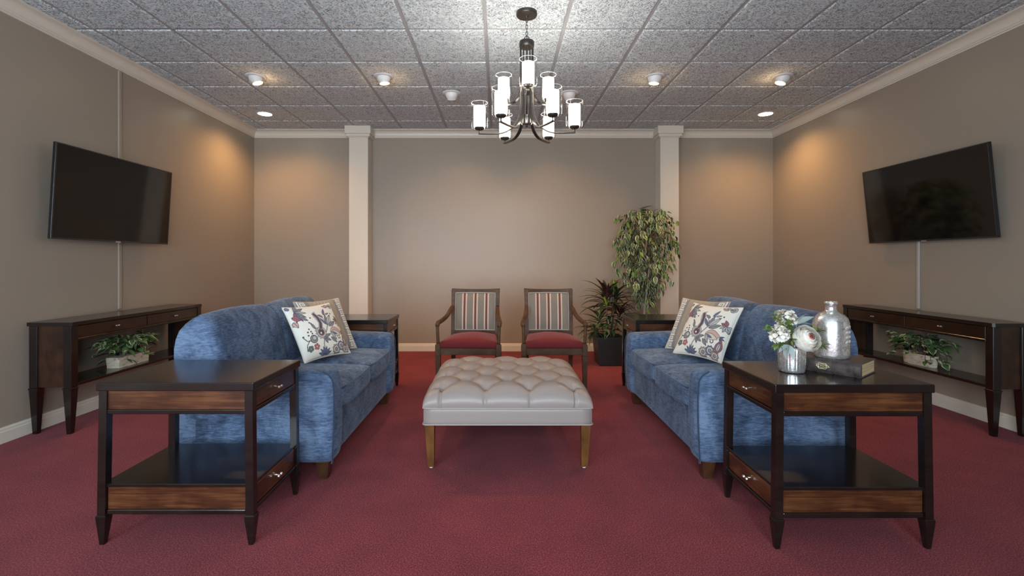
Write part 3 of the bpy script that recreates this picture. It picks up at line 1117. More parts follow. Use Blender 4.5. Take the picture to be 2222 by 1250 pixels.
# ================================================================== CHANDELIER
def make_chandelier():
    cx, cy = 0.187, 3.46
    t = thing('chandelier', 'bronze chandelier with nine glowing glass cylinder shades on the ceiling', 'chandelier', (cx, cy, ZC))
    z = lambda a: a - ZC
    MB().lathe([(0.074, z(2.9945)), (0.075, z(2.975)), (0.072, z(2.969)), (0.014, z(2.966)), (0.012, z(2.956)), (0.007, z(2.95))], 32).build('canopy', 'bronze_metal', t, True, 25)
    # chain
    k = 0
    zz = 2.95
    while zz > 2.815:
        ring = []
        for i in range(12):
            a = 2 * PI * i / 12
            u, w = 0.0075 * math.cos(a), 0.016 * math.sin(a)
            ring.append((u, 0, z(zz) - 0.012 + w) if k % 2 == 0 else (0, u, z(zz) - 0.012 + w))
        MB().tube(ring, 0.0022, 6, closed=True).build('chain_link', 'bronze_metal', t, True)
        zz -= 0.024
        k += 1
    ring = [(0.018 * math.cos(2 * PI * i / 16), 0, z(2.803) + 0.020 * math.sin(2 * PI * i / 16)) for i in range(16)]
    MB().tube(ring, 0.0032, 6, closed=True).build('hanging_loop', 'bronze_metal', t, True)
    MB().lathe([(0.005, z(2.789)), (0.05, z(2.787)), (0.053, z(2.783)), (0.053, z(2.748)), (0.050, z(2.744)), (0.004, z(2.743))], 32).build('top_collar', 'bronze_metal', t, True, 40)
    MB().tube([(0, 0, z(2.745)), (0, 0, z(2.20))], 0.006, 10).build('centre_rod', 'bronze_metal', t, True)
    MB().lathe([(0.004, z(2.262)), (0.034, z(2.258)), (0.037, z(2.25)), (0.037, z(2.20)), (0.033, z(2.193)), (0.012, z(2.19)), (0.006, z(2.176)), (0.0008, z(2.172))], 28).build('hub', 'brushed_bronze', t, True, 40)

    def arm(ang, prof, r_l, z_cup):
        d = Vector((math.cos(ang), math.sin(ang), 0))
        side = (-math.sin(ang), math.cos(ang), 0)
        pth = smooth_path([(d.x * r, d.y * r, z(h)) for r, h in prof], 5)
        n = len(pth)
        w = [0.008 + 0.016 * min(1, i / (n * 0.6)) for i in range(n)]
        a = MB().band(pth, side, w, 0.006).build('arm', 'bronze_metal', t, True, 35)
        p = (d.x * r_l, d.y * r_l, z(z_cup))
        MB().tube([(p[0], p[1], z(prof[-1][1])), (p[0], p[1], p[2])], 0.005, 8).build('stem', 'bronze_metal', a, True)
        MB().lathe([(0.006, -0.006), (0.026, -0.004), (0.034, 0.004), (0.036, 0.014), (0.030, 0.0155)], 24, p).build('cup', 'bronze_metal', a, True, 40)
        MB().lathe([(0.0400, 0.016), (0.0412, 0.020), (0.0412, 0.160), (0.0400, 0.163), (0.037, 0.163), (0.037, 0.020)], 28, p, cap=False).build('frosted_shade', 'frosted_shade_glow', a, True, 40)
        MB().lathe([(0.010, 0.004), (0.045, 0.0045), (0.0565, 0.010), (0.059, 0.022), (0.059, 0.188), (0.0585, 0.190), (0.0575, 0.190)], 32, p, cap=False).build('glass_cylinder', 'clear_glass', a, True, 40)
        MB().tube([(p[0] + 0.0585 * math.cos(2 * PI * i / 32), p[1] + 0.0585 * math.sin(2 * PI * i / 32), p[2] + 0.190) for i in range(32)], 0.0013, 5, closed=True).build('glass_rim', 'glass_rim_highlight', a, True)  # opaque pale ring: the rim's highlight is put into its colour
    lower = [(0.046, 2.746), (0.046, 2.55), (0.045, 2.40), (0.050, 2.30), (0.072, 2.22), (0.110, 2.168), (0.17, 2.138), (0.24, 2.131), (0.345, 2.133)]
    upper = [(0.046, 2.746), (0.045, 2.60), (0.044, 2.50), (0.056, 2.42), (0.09, 2.378), (0.13, 2.364), (0.195, 2.366)]
    for i in range(6):
        arm(math.radians(-3 + 60 * i), lower, 0.338, 2.165)
    for i in range(3):
        arm(math.radians(-90 + 120 * i), upper, 0.188, 2.395)


make_chandelier()


# ================================================================== CEILING LIGHTS
def spot(name, parent, loc, aim, watts, color, size_deg, blend, radius):
    ld = bpy.data.lights.new(name, 'SPOT')
    ld.energy = watts
    ld.color = color
    ld.spot_size = math.radians(size_deg)
    ld.spot_blend = blend
    ld.shadow_soft_size = radius
    lo = bpy.data.objects.new(name, ld)
    COL.objects.link(lo)
    lo.parent = parent
    lo.location = loc
    lo.rotation_euler = Vector(aim).to_track_quat('-Z', 'Y').to_euler()
    return lo


def eyeball(label, x, y, aim, lit, watts, group):
    t = thing('eyeball_light', label, 'ceiling light', (x, y, ZC - 0.0055), 0, group)
    MB().lathe([(0.060, -0.001), (0.066, -0.010), (0.090, -0.008), (0.097, -0.002), (0.097, 0.0)], 32, cap=False).build('trim_ring', 'white_fixture', t, True, 50)
    a = Vector(aim).normalized()
    q = Vector((0, 0, -1)).rotation_difference(a).to_matrix().to_4x4()
    M = Matrix.Translation((0, 0, -0.012)) @ q
    prof = []
    R_ = 0.066
    for i in range(9):
        th = math.radians(8 + i * 15.5)
        prof.append((R_ * math.sin(th), R_ * math.cos(th) - 0.0))
    prof = [(r, h) for r, h in prof]
    # opening at the bottom of the ball, lip, recessed lamp
    prof += [(0.048, -0.056), (0.044, -0.056), (0.044, -0.050)]
    MB().lathe(prof, 32, mat=M, cap=False).build('ball', 'white_fixture', t, True, 50)
    MB().lathe([(0.0008, -0.0575), (0.030, -0.0560), (0.0442, -0.0505)], 28, mat=M, cap=False).build('lamp', 'lamp_face_warm' if lit else 'white_fixture', t, True)
    if watts:
        p = M @ Vector((0, 0, -0.068))
        spot('eyeball_beam', t, p, a, watts, WARM2, 110, 0.7, 0.03)
        if aim[1] < 0.3:
            ld = bpy.data.lights.new('lamp_spill', 'POINT')
            ld.energy = 0.8
            ld.color = WARM
            ld.shadow_soft_size = 0.03
            lo = bpy.data.objects.new('lamp_spill', ld)
            COL.objects.link(lo)
            lo.parent = t
            lo.location = M @ Vector((0, 0, -0.085))
    return t


g1 = 'lit eyeball ceiling lights'
eyeball('lit eyeball ceiling light nearest the left wall', -2.35, 4.66, (0.35, 0.06, -1.0), True, EYE_W, g1)
eyeball('lit eyeball ceiling light left of the chandelier', -1.12, 4.66, (0.12, 0.06, -1.0), True, EYE_W, g1)
eyeball('lit eyeball ceiling light right of the chandelier', 1.48, 4.66, (-0.12, 0.06, -1.0), True, EYE_W, g1)
eyeball('lit eyeball ceiling light nearest the right wall', 2.706, 4.66, (-0.35, 0.06, -1.0), True, EYE_W, g1)
g2 = 'unlit-looking eyeball ceiling lights'
eyeball('white eyeball ceiling light turned to the back wall, left of the chandelier', -0.515, 5.12, (0, 0.42, -0.9), True, WASH_W, g2)
eyeball('white eyeball ceiling light turned to the back wall, seen through the chandelier', 0.725, 5.12, (0, 0.42, -0.9), True, WASH_W, g2)


def downlight(label, x, y):
    t = thing('recessed_downlight', label, 'ceiling light', (x, y, ZC - 0.0055), 0, 'recessed downlights in the far corners')
    MB().lathe([(0.078, -0.004), (0.084, -0.006), (0.094, -0.003), (0.096, 0.0)], 36, cap=False).build('trim_ring', 'white_fixture', t, True, 50)
    MB().lathe([(0.0008, -0.0050), (0.07, -0.0048), (0.0785, -0.0040)], 32, cap=False).build('lens', 'lamp_face_white', t, True)
    spot('downlight_beam', t, (0, 0, -0.02), (0, 0, -1), DOWN_W, WARM2, 150, 0.8, 0.06)


downlight('round recessed downlight in the far left ceiling corner', -2.835, 5.84)
downlight('round recessed downlight in the far right ceiling corner', 3.19, 5.84)


# ================================================================== CUSHIONS
def floral(u, v):
    """print colours for u (right) and v (down) in 0..1 -> Nx3"""
    n = len(u)
    C = np.tile(np.array([0.76, 0.735, 0.66]), (n, 1))
    INK = np.array([0.09, 0.085, 0.10])
    GR = np.array([0.25, 0.25, 0.26])
    LG = np.array([0.48, 0.47, 0.45])
    BL = np.array([0.16, 0.20, 0.34])
    RO = np.array([0.34, 0.13, 0.13])
    PK = np.array([0.55, 0.36, 0.30])
    GN = np.array([0.12, 0.16, 0.15])

    def put(mask, col):
        C[mask] = col

    def leaf(cx, cy, L, w, ang, fill, rib=True):
        a = math.radians(ang)
        x = (u - cx) * math.cos(a) + (v - cy) * math.sin(a)
        y = -(u - cx) * math.sin(a) + (v - cy) * math.cos(a)
        tt = np.clip(x / L, 0, 1)
        hw_ = w * np.sin(PI * tt ** 0.8)
        ins = (x > 0) & (x < L) & (np.abs(y) < hw_)
        put(ins, INK)
        put(ins & (np.abs(y) < hw_ - 0.009), fill)
        if rib:
            put(ins & (np.abs(y) < 0.004), INK)

    def disc(cx, cy, r, fill, ring=0.01, scallop=0, edge=None):
        d = np.hypot(u - cx, v - cy)
        an = np.arctan2(v - cy, u - cx)
        rr = r * (1 + (0.10 * np.cos(scallop * an) if scallop else 0))
        put(d < rr, INK if edge is None else edge)
        put(d < rr - ring, fill)

    def line(pts, w, col):
        for (a, b) in zip(pts[:-1], pts[1:]):
            ax, ay, bx, by = *a, *b
            L2 = (bx - ax) ** 2 + (by - ay) ** 2 + 1e-9
            tt = np.clip(((u - ax) * (bx - ax) + (v - ay) * (by - ay)) / L2, 0, 1)
            put(np.hypot(u - ax - tt * (bx - ax), v - ay - tt * (by - ay)) < w, col)

    def arc(cx, cy, r, a0, a1, w, col):
        line([(cx + r * math.cos(math.radians(a0 + (a1 - a0) * i / 8)), cy + r * math.sin(math.radians(a0 + (a1 - a0) * i / 8))) for i in range(9)], w, col)
    # stem
    line([(0.40, 0.93), (0.41, 0.80), (0.46, 0.68), (0.56, 0.56), (0.62, 0.47)], 0.011, GR)
    line([(0.62, 0.47), (0.60, 0.36), (0.55, 0.27)], 0.009, GR)
    # upper leaves
    for (a, b, L, w, an, c) in ((0.62, 0.48, 0.26, 0.040, -78, GR), (0.63, 0.46, 0.27, 0.050, -50, LG), (0.64, 0.49, 0.24, 0.045, -22, GR),
                                (0.61, 0.46, 0.20, 0.030, -125, BL), (0.60, 0.30, 0.13, 0.030, -150, GR), (0.63, 0.26, 0.17, 0.030, -60, BL), (0.68, 0.25, 0.12, 0.022, -15, LG)):
        leaf(a, b, L, w, an, c)
    # big paisley
    line([(0.47, 0.17), (0.42, 0.20), (0.40, 0.27), (0.43, 0.36)], 0.016, LG)
    for (r, col) in ((0.105, INK), (0.095, LG), (0.072, RO), (0.056, INK)):
        disc(0.425, 0.585, r, col, 0.0)
        line([(0.43, 0.58 - r * 0.5), (0.475, 0.42), (0.465, 0.30), (0.43, 0.22)], r * 0.42, col)
    disc(0.415, 0.60, 0.026, C[0] * 0 + np.array([0.75, 0.70, 0.6]), 0.008)
    disc(0.44, 0.53, 0.014, PK, 0.004)
    for i in range(7):
        an = math.radians(60 + i * 28)
        disc(0.425 + 0.115 * math.cos(an), 0.585 + 0.115 * math.sin(an), 0.020, LG, 0.007)
    leaf(0.33, 0.52, 0.17, 0.028, -110, GR)
    # bud to the right
    leaf(0.62, 0.60, 0.30, 0.095, 2, PK, False)
    leaf(0.63, 0.62, 0.26, 0.060, 10, np.array([0.60, 0.55, 0.45]), False)
    leaf(0.62, 0.62, 0.17, 0.030, 14, BL)
    leaf(0.63, 0.60, 0.20, 0.035, 62, LG)
    leaf(0.90, 0.62, 0.09, 0.018, 20, BL)
    leaf(0.90, 0.63, 0.08, 0.016, 60, BL)
    leaf(0.90, 0.62, 0.08, 0.016, -25, BL)
    # small leaves below
    for (a, b, L, w, an) in ((0.47, 0.68, 0.16, 0.032, -14), (0.47, 0.70, 0.14, 0.03, 30), (0.46, 0.70, 0.12, 0.028, 70), (0.60, 0.70, 0.17, 0.035, 48)):
        leaf(a, b, L, w, an, GR)
    # acorn with sprigs
    disc(0.23, 0.68, 0.075, GR, 0.012)
    disc(0.245, 0.665, 0.045, LG, 0.010)
    line([(0.17, 0.70), (0.10, 0.69), (0.06, 0.62)], 0.007, INK)
    line([(0.14, 0.69), (0.08, 0.76), (0.07, 0.85)], 0.007, INK)
    for (a, b) in ((0.06, 0.60), (0.20, 0.49), (0.16, 0.54), (0.22, 0.54), (0.15, 0.60), (0.23, 0.58), (0.26, 0.37), (0.83, 0.24), (0.77, 0.28), (0.32, 0.28)):
        disc(a, b, 0.016, INK, 0.003)
    for i in range(5):
        an = math.radians(i * 72)
        disc(0.25 + 0.034 * math.cos(an), 0.82 + 0.034 * math.sin(an), 0.028, RO, 0.004, edge=PK)
        disc(0.13 + 0.032 * math.cos(an + 0.5), 0.83 + 0.032 * math.sin(an + 0.5), 0.026, GN, 0.004)
    # blue leaves at the foot of the stem
    for an in (-160, -130, -100, -70, -40, -15):
        leaf(0.40, 0.985, 0.15, 0.024, an, BL)
    # scalloped blooms lower right
    for (a, b, r, c) in ((0.66, 0.93, 0.085, PK), (0.79, 0.88, 0.085, BL), (0.88, 0.94, 0.075, PK)):
        disc(a, b, r, c, 0.012, 9)
        disc(a, b, r * 0.72, np.array([0.72, 0.68, 0.58]), 0.008)
        disc(a, b, r * 0.45, GR, 0.008, 7)
    leaf(0.90, 0.90, 0.26, 0.060, -80, RO, False)
    leaf(0.905, 0.87, 0.19, 0.035, -80, LG, True)
    arc(0.79, 0.72, 0.028, -60, 200, 0.008, INK)
    # upper left bunch
    for (an, c) in ((-20, GR), (10, LG), (38, GR), (70, BL), (100, RO), (-55, GR)):
        leaf(0.10, 0.13, 0.22, 0.032, an, c)
    leaf(0.02, 0.22, 0.16, 0.05, 30, RO)
    leaf(0.02, 0.30, 0.13, 0.04, 75, PK)
    leaf(0.16, 0.24, 0.14, 0.034, 40, GR)
    disc(0.03, 0.05, 0.035, BL, 0.01)
    # right edge flower and corner motif
    for an in (150, 110, 200, 70, 240, 30):
        leaf(0.95, 0.40, 0.13, 0.034, an, LG if an % 20 else RO)
    disc(0.92, 0.08, 0.055, LG, 0.010)
    disc(0.92, 0.08, 0.030, GR, 0.008)
    leaf(0.84, 0.10, 0.14, 0.03, 200, PK)
    leaf(0.78, 0.04, 0.13, 0.025, 20, LG)
    return C


KEY = ["########", "#.......", "#.#####.", "#.#...#.", "#.#.#.#.", "#.#.###.", "#.#.....", "#.######"]


def greek(u, v):
    n = len(u)
    C = np.tile(np.array([0.36, 0.305, 0.24]), (n, 1))
    TA, WH, GY = np.array([0.36, 0.305, 0.24]), np.array([0.74, 0.71, 0.65]), np.array([0.25, 0.24, 0.235])
    bits = np.array([[1 if ch == '#' else 0 for ch in r] for r in KEY])
    BW = 0.17
    for side in (0, 1):
        uu = u if side == 0 else 1 - u
        band_ = uu < BW
        a = np.clip((uu / BW * 9).astype(int) - 1, -1, 8)
        b = (v * 8 * 8).astype(int) % 8
        ok = (a >= 0) & (a < 8)
        val = np.where(ok, bits[b, np.clip(a, 0, 7)], 0)
        C[band_] = GY
        C[band_ & (val == 1)] = WH
        C[(uu > BW) & (uu < BW + 0.055)] = np.array([0.24, 0.235, 0.23])
    m = (np.abs(u - 0.5) < 0.16) & (v < 0.30) & (((u * 40 + v * 25).astype(int) % 3) == 0)
    C[m] = np.array([0.46, 0.38, 0.29])
    return C


def make_pillow(label, bl, br, lean, size, thick, fn, mat, welt, group):
    """bl/br: where the lower corners rest; the pillow leans back by `lean` from upright"""
    bl, br = Vector(bl), Vector(br)
    e = (br - bl).normalized()
    nrm = e.cross(Vector((0, 0, 1))).normalized()      # faces the viewer side
    up = (Vector((0, 0, 1)) * math.cos(lean) - nrm * math.sin(lean)).normalized()
    fnrm = e.cross(up).normalized()
    mid = (bl + br) / 2
    t = thing('throw_pillow', label, 'pillow', mid, 0, group)
    a = size / 2
    pinch = 0.075
    E, U, Nn = np.array(e), np.array(up), np.array(fnrm)
    c0 = U * a * 0.985
    for nm, sg, N in (('front', 1, 240), ('back', -1, 60)):
        s_ = np.linspace(-1, 1, N + 1)
        S, T = np.meshgrid(s_, s_, indexing='ij')
        Xl = a * S * (1 - pinch * (1 - T ** 2))
        Yl = a * T * (1 - pinch * (1 - S ** 2))
        H = thick / 2 * (np.clip(1 - S ** 2, 0, 1) * np.clip(1 - T ** 2, 0, 1)) ** 0.42
        H = H * (1 + 0.05 * np.sin(5 * S + 2) * np.sin(4 * T)) + 0.002
        idx = np.arange((N + 1) ** 2).reshape(N + 1, N + 1)
        q = np.stack([idx[:-1, :-1], idx[1:, :-1], idx[1:, 1:], idx[:-1, 1:]], -1).reshape(-1, 4)
        if sg < 0:
            q = q[:, ::-1]
        P = c0 + Xl[..., None] * E + Yl[..., None] * U + (sg * H)[..., None] * Nn
        me = bpy.data.meshes.new(nm)
        me.from_pydata(P.reshape(-1, 3).tolist(), [], q.tolist())
        me.materials.append(MATS[mat])
        col = fn(((S + 1) / 2).ravel(), ((1 - T) / 2).ravel()) if sg == 1 else np.tile(fn(np.array([0.5]), np.array([0.01]))[0], ((N + 1) ** 2, 1))
        at = me.color_attributes.new('print', 'FLOAT_COLOR', 'POINT')
        rgba = np.concatenate([col, np.ones((len(col), 1))], 1).astype(np.float32)
        at.data.foreach_set('color', rgba.ravel())
        me.polygons.foreach_set('use_smooth', [True] * len(me.polygons))
        obj(nm, me, t)
    ring = []
    M_ = 30
    edge = [(-1 + 2 * i / M_, -1) for i in range(M_)] + [(1, -1 + 2 * i / M_) for i in range(M_)] + [(1 - 2 * i / M_, 1) for i in range(M_)] + [(-1, 1 - 2 * i / M_) for i in range(M_)]
    for (p, q) in edge:
        w = c0 + a * p * (1 - pinch * (1 - q * q)) * E + a * q * (1 - pinch * (1 - p * p)) * U
        ring.append(tuple(w))
    MB().tube(ring, 0.0055, 6, closed=True).build('piping', welt, t, True)
    return t


SEAT = 0.522
G_F, G_K = 'cream floral pillows', 'Greek-key pillows'
make_pillow('cream floral throw pillow in front on the left loveseat', (-1.325, 3.27, SEAT + 0.012), (-1.130, 3.66, SEAT + 0.012), math.radians(31), 0.425, 0.125, floral, 'floral_print', 'cushion_welt', G_F)
make_pillow('Greek-key bordered throw pillow behind the floral one on the left loveseat', (-1.365, 3.52, SEAT), (-1.160, 3.92, SEAT), math.radians(27), 0.445, 0.11, greek, 'key_print', 'grey_welt', G_K)
make_pillow('cream floral throw pillow in front on the right loveseat', (1.300, 3.66, SEAT + 0.012), (1.495, 3.27, SEAT + 0.012), math.radians(31), 0.425, 0.125, floral, 'floral_print', 'cushion_welt', G_F)
make_pillow('Greek-key bordered throw pillow behind the floral one on the right loveseat', (1.330, 3.92, SEAT), (1.535, 3.52, SEAT), math.radians(27), 0.445, 0.11, greek, 'key_print', 'grey_welt', G_K)


# ================================================================== LEAVES (shared meshes)
def leaf_mesh(name, L, w, droop, fold, mats, n=5, edge=0.0, pointy=1.0):
    """leaf from the origin along +X, face up; optional pale margin; bends down by droop"""
    V, F, M = [], [], []
    rows = []
    for i in range(n + 1):
        t = i / n
        hw_ = w / 2 * math.sin(PI * min(1, t ** 0.75 * 0.97 + 0.015)) ** pointy + 0.0004
        x = L * (math.sin(droop * t) / droop if droop else t)
        z = -L * ((1 - math.cos(droop * t)) / droop if droop else 0)
        cols = [-1, -1 + edge, 0, 1 - edge, 1] if edge else [-1, 0, 1]
        r = []
        for c in cols:
            r.append(len(V))
            V.append((x, c * hw_, z + abs(c) * hw_ * fold))
        rows.append(r)
    for i in range(n):
        k = len(rows[0])
        for j in range(k - 1):
            F.append((rows[i][j], rows[i + 1][j], rows[i + 1][j + 1], rows[i][j + 1]))
            M.append(1 if edge and (j == 0 or j == k - 2) else 0)
    me = bpy.data.meshes.new(name)
    me.from_pydata(V, [], F)
    for q in mats:
        me.materials.append(MATS[q])
    me.polygons.foreach_set('material_index', M)
    me.polygons.foreach_set('use_smooth', [True] * len(F))
    me.update()
    return me


def orient(loc, d, roll=0.0, sc=1.0):
    """matrix: +X along d, +Z as near up as can be, rolled"""
    d = Vector(d).normalized()
    up = Vector((0, 0, 1)) if abs(d.z) < 0.97 else Vector((0, 1, 0))
    y = up.cross(d).normalized()
    z = d.cross(y).normalized()
    R = Matrix((d, y, z)).transposed().to_4x4()
    return Matrix.Translation(loc) @ R @ Matrix.Rotation(roll, 4, 'X') @ Matrix.Scale(sc, 4)


def put_leaf(name, me, parent, loc, d, roll=0.0, sc=1.0):
    o = obj(name, me, parent)
    o.matrix_local = orient(loc, d, roll, sc)
    return o


FICUS = [leaf_mesh('leaf', 0.082, 0.044, 0.5, 0.25, ['leaf_green', 'leaf_cream_edge'], 4, 0.30),
         leaf_mesh('leaf', 0.074, 0.041, 0.7, 0.30, ['leaf_dark', 'leaf_cream_edge'], 4, 0.26),
         leaf_mesh('leaf', 0.076, 0.040, 0.4, 0.20, ['leaf_green_light', 'leaf_green'], 4, 0.30)]


# ================================================================== FICUS TREE
def make_ficus():
    cx, cy = 1.80, 6.02
    t = thing('ficus_tree', 'tall variegated ficus tree in front of the right column', 'plant', (cx, cy, 0))
    r = random.Random(11)
    b = MB()
    b.lathe([(0.10, 0.0), (0.125, 0.03), (0.15, 0.26), (0.158, 0.28), (0.145, 0.28), (0.14, 0.25)], 28)
    b.build('pot', 'black_planter', t, True, 40)
    MB().lathe([(0.0008, 0.25), (0.141, 0.249)], 24, cap=False).build('soil', 'soil', t)
    for k in range(3):
        ph = k * 2.1
        pth = [(0.028 * math.cos(ph + z * 3.2) * (1 + z * 0.4), 0.028 * math.sin(ph + z * 3.2) * (1 + z * 0.4), z) for z in np.linspace(0.24, 1.55, 16)]
        MB().tube(pth, [0.017 - 0.0009 * i * 0.7 for i in range(16)], 8).build('trunk', 'ficus_bark', t, True)

    def reach(z):     # half-width of the crown at a height
        pts = [(0.50, 0.10), (0.62, 0.15), (0.78, 0.18), (0.95, 0.27), (1.10, 0.33), (1.30, 0.37), (1.48, 0.43), (1.62, 0.42), (1.76, 0.34), (1.86, 0.22), (1.95, 0.05)]
        for (a, b_) in zip(pts[:-1], pts[1:]):
            if a[0] <= z <= b_[0]:
                return a[1] + (b_[1] - a[1]) * (z - a[0]) / (b_[0] - a[0])
        return 0.05
    leaves = []
    nb = 96
    for i in range(nb):
        q = (i + 0.5) / nb
        zt = 0.62 + 1.22 * q ** 0.80
        az = i * 2.39996 + r.uniform(-0.3, 0.3)
        R_ = reach(zt) * r.uniform(0.80, 1.12)
        if zt < 0.9:
            R_ *= r.uniform(0.6, 1.0)
        sy = 0.82
        ex, ey = R_ * math.cos(az), R_ * math.sin(az) * sy
        z0 = max(0.72, min(1.58, zt - 0.05 - R_ * 0.25))
        p = bez((0.02 * math.cos(az), 0.02 * math.sin(az), z0), (ex * 0.35, ey * 0.35, zt + 0.10), (ex * 0.75, ey * 0.75, zt + 0.09), (ex, ey, zt - 0.03 - R_ * r.uniform(0.0, 0.35)), 9)
        MB().tube(p[::1], [0.0055 - 0.0004 * j for j in range(10)], 5).build('branch', 'twig', t, True)
        m_ = 13 if zt > 0.85 else 8
        for j in range(m_):
            f = 0.16 + 0.84 * (j + r.random() * 0.6) / m_
            k = min(8, int(f * 9))
            fr_ = f * 9 - k
            P = Vector(p[k]).lerp(Vector(p[k + 1]), min(1, fr_))
            tg = (Vector(p[k + 1]) - Vector(p[k])).normalized()
            sd = Vector((-tg.y, tg.x, 0))
            P = P + Vector((r.uniform(-.03, .03), r.uniform(-.03, .03), r.uniform(-.035, .035)))
            d = tg * 0.35 + sd * r.choice((-1, 1)) * r.uniform(0.2, 0.8) + Vector((r.uniform(-.5, .5), r.uniform(-.5, .3), r.uniform(-1.1, 0.0)))
            leaves.append((P, d, r.uniform(-0.6, 0.6), r.uniform(0.8, 1.2), r.choice((0, 0, 0, 1, 1, 2))))
    # tip tuft
    for j in range(10):
        an = j * 0.63
        leaves.append((Vector((0.02 * math.cos(an), 0.02 * math.sin(an), 1.84 + 0.006 * j)), Vector((math.cos(an), math.sin(an), 0.3)), 0, 0.9, 0))
    leaves.sort(key=lambda q: q[0].y + r.uniform(-0.05, 0.05))
    for q in leaves[:298]:
        put_leaf('leaf', FICUS[q[4]], t, q[0], q[1], q[2], q[3])
    # the leaves further back, joined
    b = MB()
    for q in leaves[298:]:
        me = FICUS[q[4]]
        Mx = orient(q[0], q[1], q[2], q[3])
        k = len(b.V)
        b.V += [tuple(Mx @ vv.co) for vv in me.vertices]
        lut = {0: (0, 1), 1: (2, 1), 2: (3, 0)}[q[4]]
        for pgn in me.polygons:
            b.F.append(tuple(k + a for a in pgn.vertices))
            b.M.append(lut[pgn.material_index])
    fo = b.build('rear_foliage', ['leaf_green', 'leaf_cream_edge', 'leaf_dark', 'leaf_green_light'], t, True, recalc=False)
    fo['kind'] = 'stuff'


make_ficus()


# ================================================================== POTTED STRAP-LEAF PLANT
def make_dracaena():
    cx, cy = 1.285, 5.78
    t = thing('potted_plant', 'bushy dark strap-leaved plant in a square black pot beside the right armchair', 'plant', (cx, cy, 0))
    b = MB()
    V, F = [], []
    lv = [(0.128, 0.0), (0.135, 0.01), (0.162, 0.325), (0.162, 0.335), (0.148, 0.335), (0.142, 0.30)]
    for (h, z) in lv:
        V += [(-h, -h, z), (h, -h, z), (h, h, z), (-h, h, z)]
    for j in range(len(lv) - 1):
        for i in range(4):
            k = (i + 1) % 4
            F.append((j * 4 + i, j * 4 + k, j * 4 + 4 + k, j * 4 + 4 + i))
    F.append((3, 2, 1, 0))
    b.add(V, F).build('pot', 'black_planter', t)
    MB().box(-0.142, 0.142, -0.142, 0.142, 0.28, 0.301).build('soil', 'soil', t)
    r = random.Random(5)
    D = [leaf_mesh('strap_leaf', 0.35, 0.040, 1.1, 0.35, ['leaf_dark'], 7, 0, 0.8), leaf_mesh('strap_leaf', 0.31, 0.044, 0.8, 0.35, ['leaf_green'], 7, 0, 0.8),
         leaf_mesh('strap_leaf', 0.31, 0.046, 0.7, 0.4, ['leaf_burgundy'], 7, 0, 0.8), leaf_mesh('strap_leaf', 0.20, 0.024, 0.5, 0.35, ['leaf_green_light'], 6, 0, 0.8),
         leaf_mesh('strap_leaf', 0.15, 0.020, 0.3, 0.35, ['leaf_lime'], 5, 0, 0.8)]
    B = [leaf_mesh('broad_leaf', 0.15, 0.062, 0.6, 0.25, ['leaf_green'], 6), leaf_mesh('broad_leaf', 0.14, 0.058, 0.7, 0.25, ['leaf_dark', 'leaf_cream_edge'], 6, 0.2)]

    def whorl(x, y, z, n, kinds, el0, el1, sc, z_sp=0.0, a0=0.0):
        MB().tube([(x * 0.3, y * 0.3, 0.29), (x, y, z)], 0.008, 6).build('stem', 'twig', t, True)
        for i in range(n):
            an = a0 + i * 2.39996
            el = math.radians(el0 + (el1 - el0) * (i / n))
            d = (math.cos(an) * math.cos(el), math.sin(an) * math.cos(el), math.sin(el))
            put_leaf('strap_leaf', D[r.choice(kinds)], t, (x, y, z - z_sp * (1 - i / n)), d, r.uniform(-0.2, 0.2), sc * r.uniform(0.85, 1.1))
    whorl(-0.03, 0.00, 0.82, 34, [0, 0, 2], 8, 70, 1.0, 0.16)
    whorl(0.10, 0.03, 0.82, 30, [0, 0, 1], 5, 65, 0.95, 0.14, 1.0)
    whorl(0.12, -0.06, 0.62, 16, [2, 2, 0], 15, 60, 0.95, 0.08, 0.5)
    whorl(-0.12, -0.06, 0.55, 24, [1, 0, 1], 0, 65, 0.85, 0.10, 0.2)
    whorl(0.05, -0.06, 0.88, 14, [3], 25, 85, 0.75, 0.03)
    whorl(-0.05, -0.12, 0.71, 10, [4], 30, 85, 0.85, 0.02)
    whorl(-0.16, -0.02, 0.42, 18, [0, 1], -5, 40, 0.85, 0.05, 0.9)
    # one red spear in the centre top
    for k in range(4):
        put_leaf('strap_leaf', D[2], t, (-0.015 + 0.006 * k, -0.05, 0.70), (0.05 * (k - 1.5), -0.12, 1.0), k, 1.0)
    for i in range(24):
        an = r.uniform(PI * 0.95, PI * 2.05)
        z = r.uniform(0.36, 0.62)
        rr = r.uniform(0.06, 0.16)
        put_leaf('broad_leaf', r.choice(B), t, (rr * math.cos(an), rr * math.sin(an), z), (math.cos(an), math.sin(an) * 0.9, r.uniform(-0.6, 0.5)), r.uniform(-0.4, 0.4), r.uniform(0.7, 1.1))


make_dracaena()


# ================================================================== CONSOLE PLANTERS
IVY = [leaf_mesh('leaf', 0.070, 0.046, 0.5, 0.25, ['leaf_green', 'leaf_cream_edge'], 4, 0.34), leaf_mesh('leaf', 0.12, 0.060, 0.7, 0.25, ['leaf_dark'], 5),
       leaf_mesh('leaf', 0.095, 0.048, 0.8, 0.25, ['leaf_green'], 5), leaf_mesh('leaf', 0.042, 0.028, 0.4, 0.2, ['leaf_cream_edge', 'leaf_green_light'], 3, 0.35),
       leaf_mesh('leaf', 0.075, 0.045, 0.6, 0.2, ['leaf_red'], 4)]


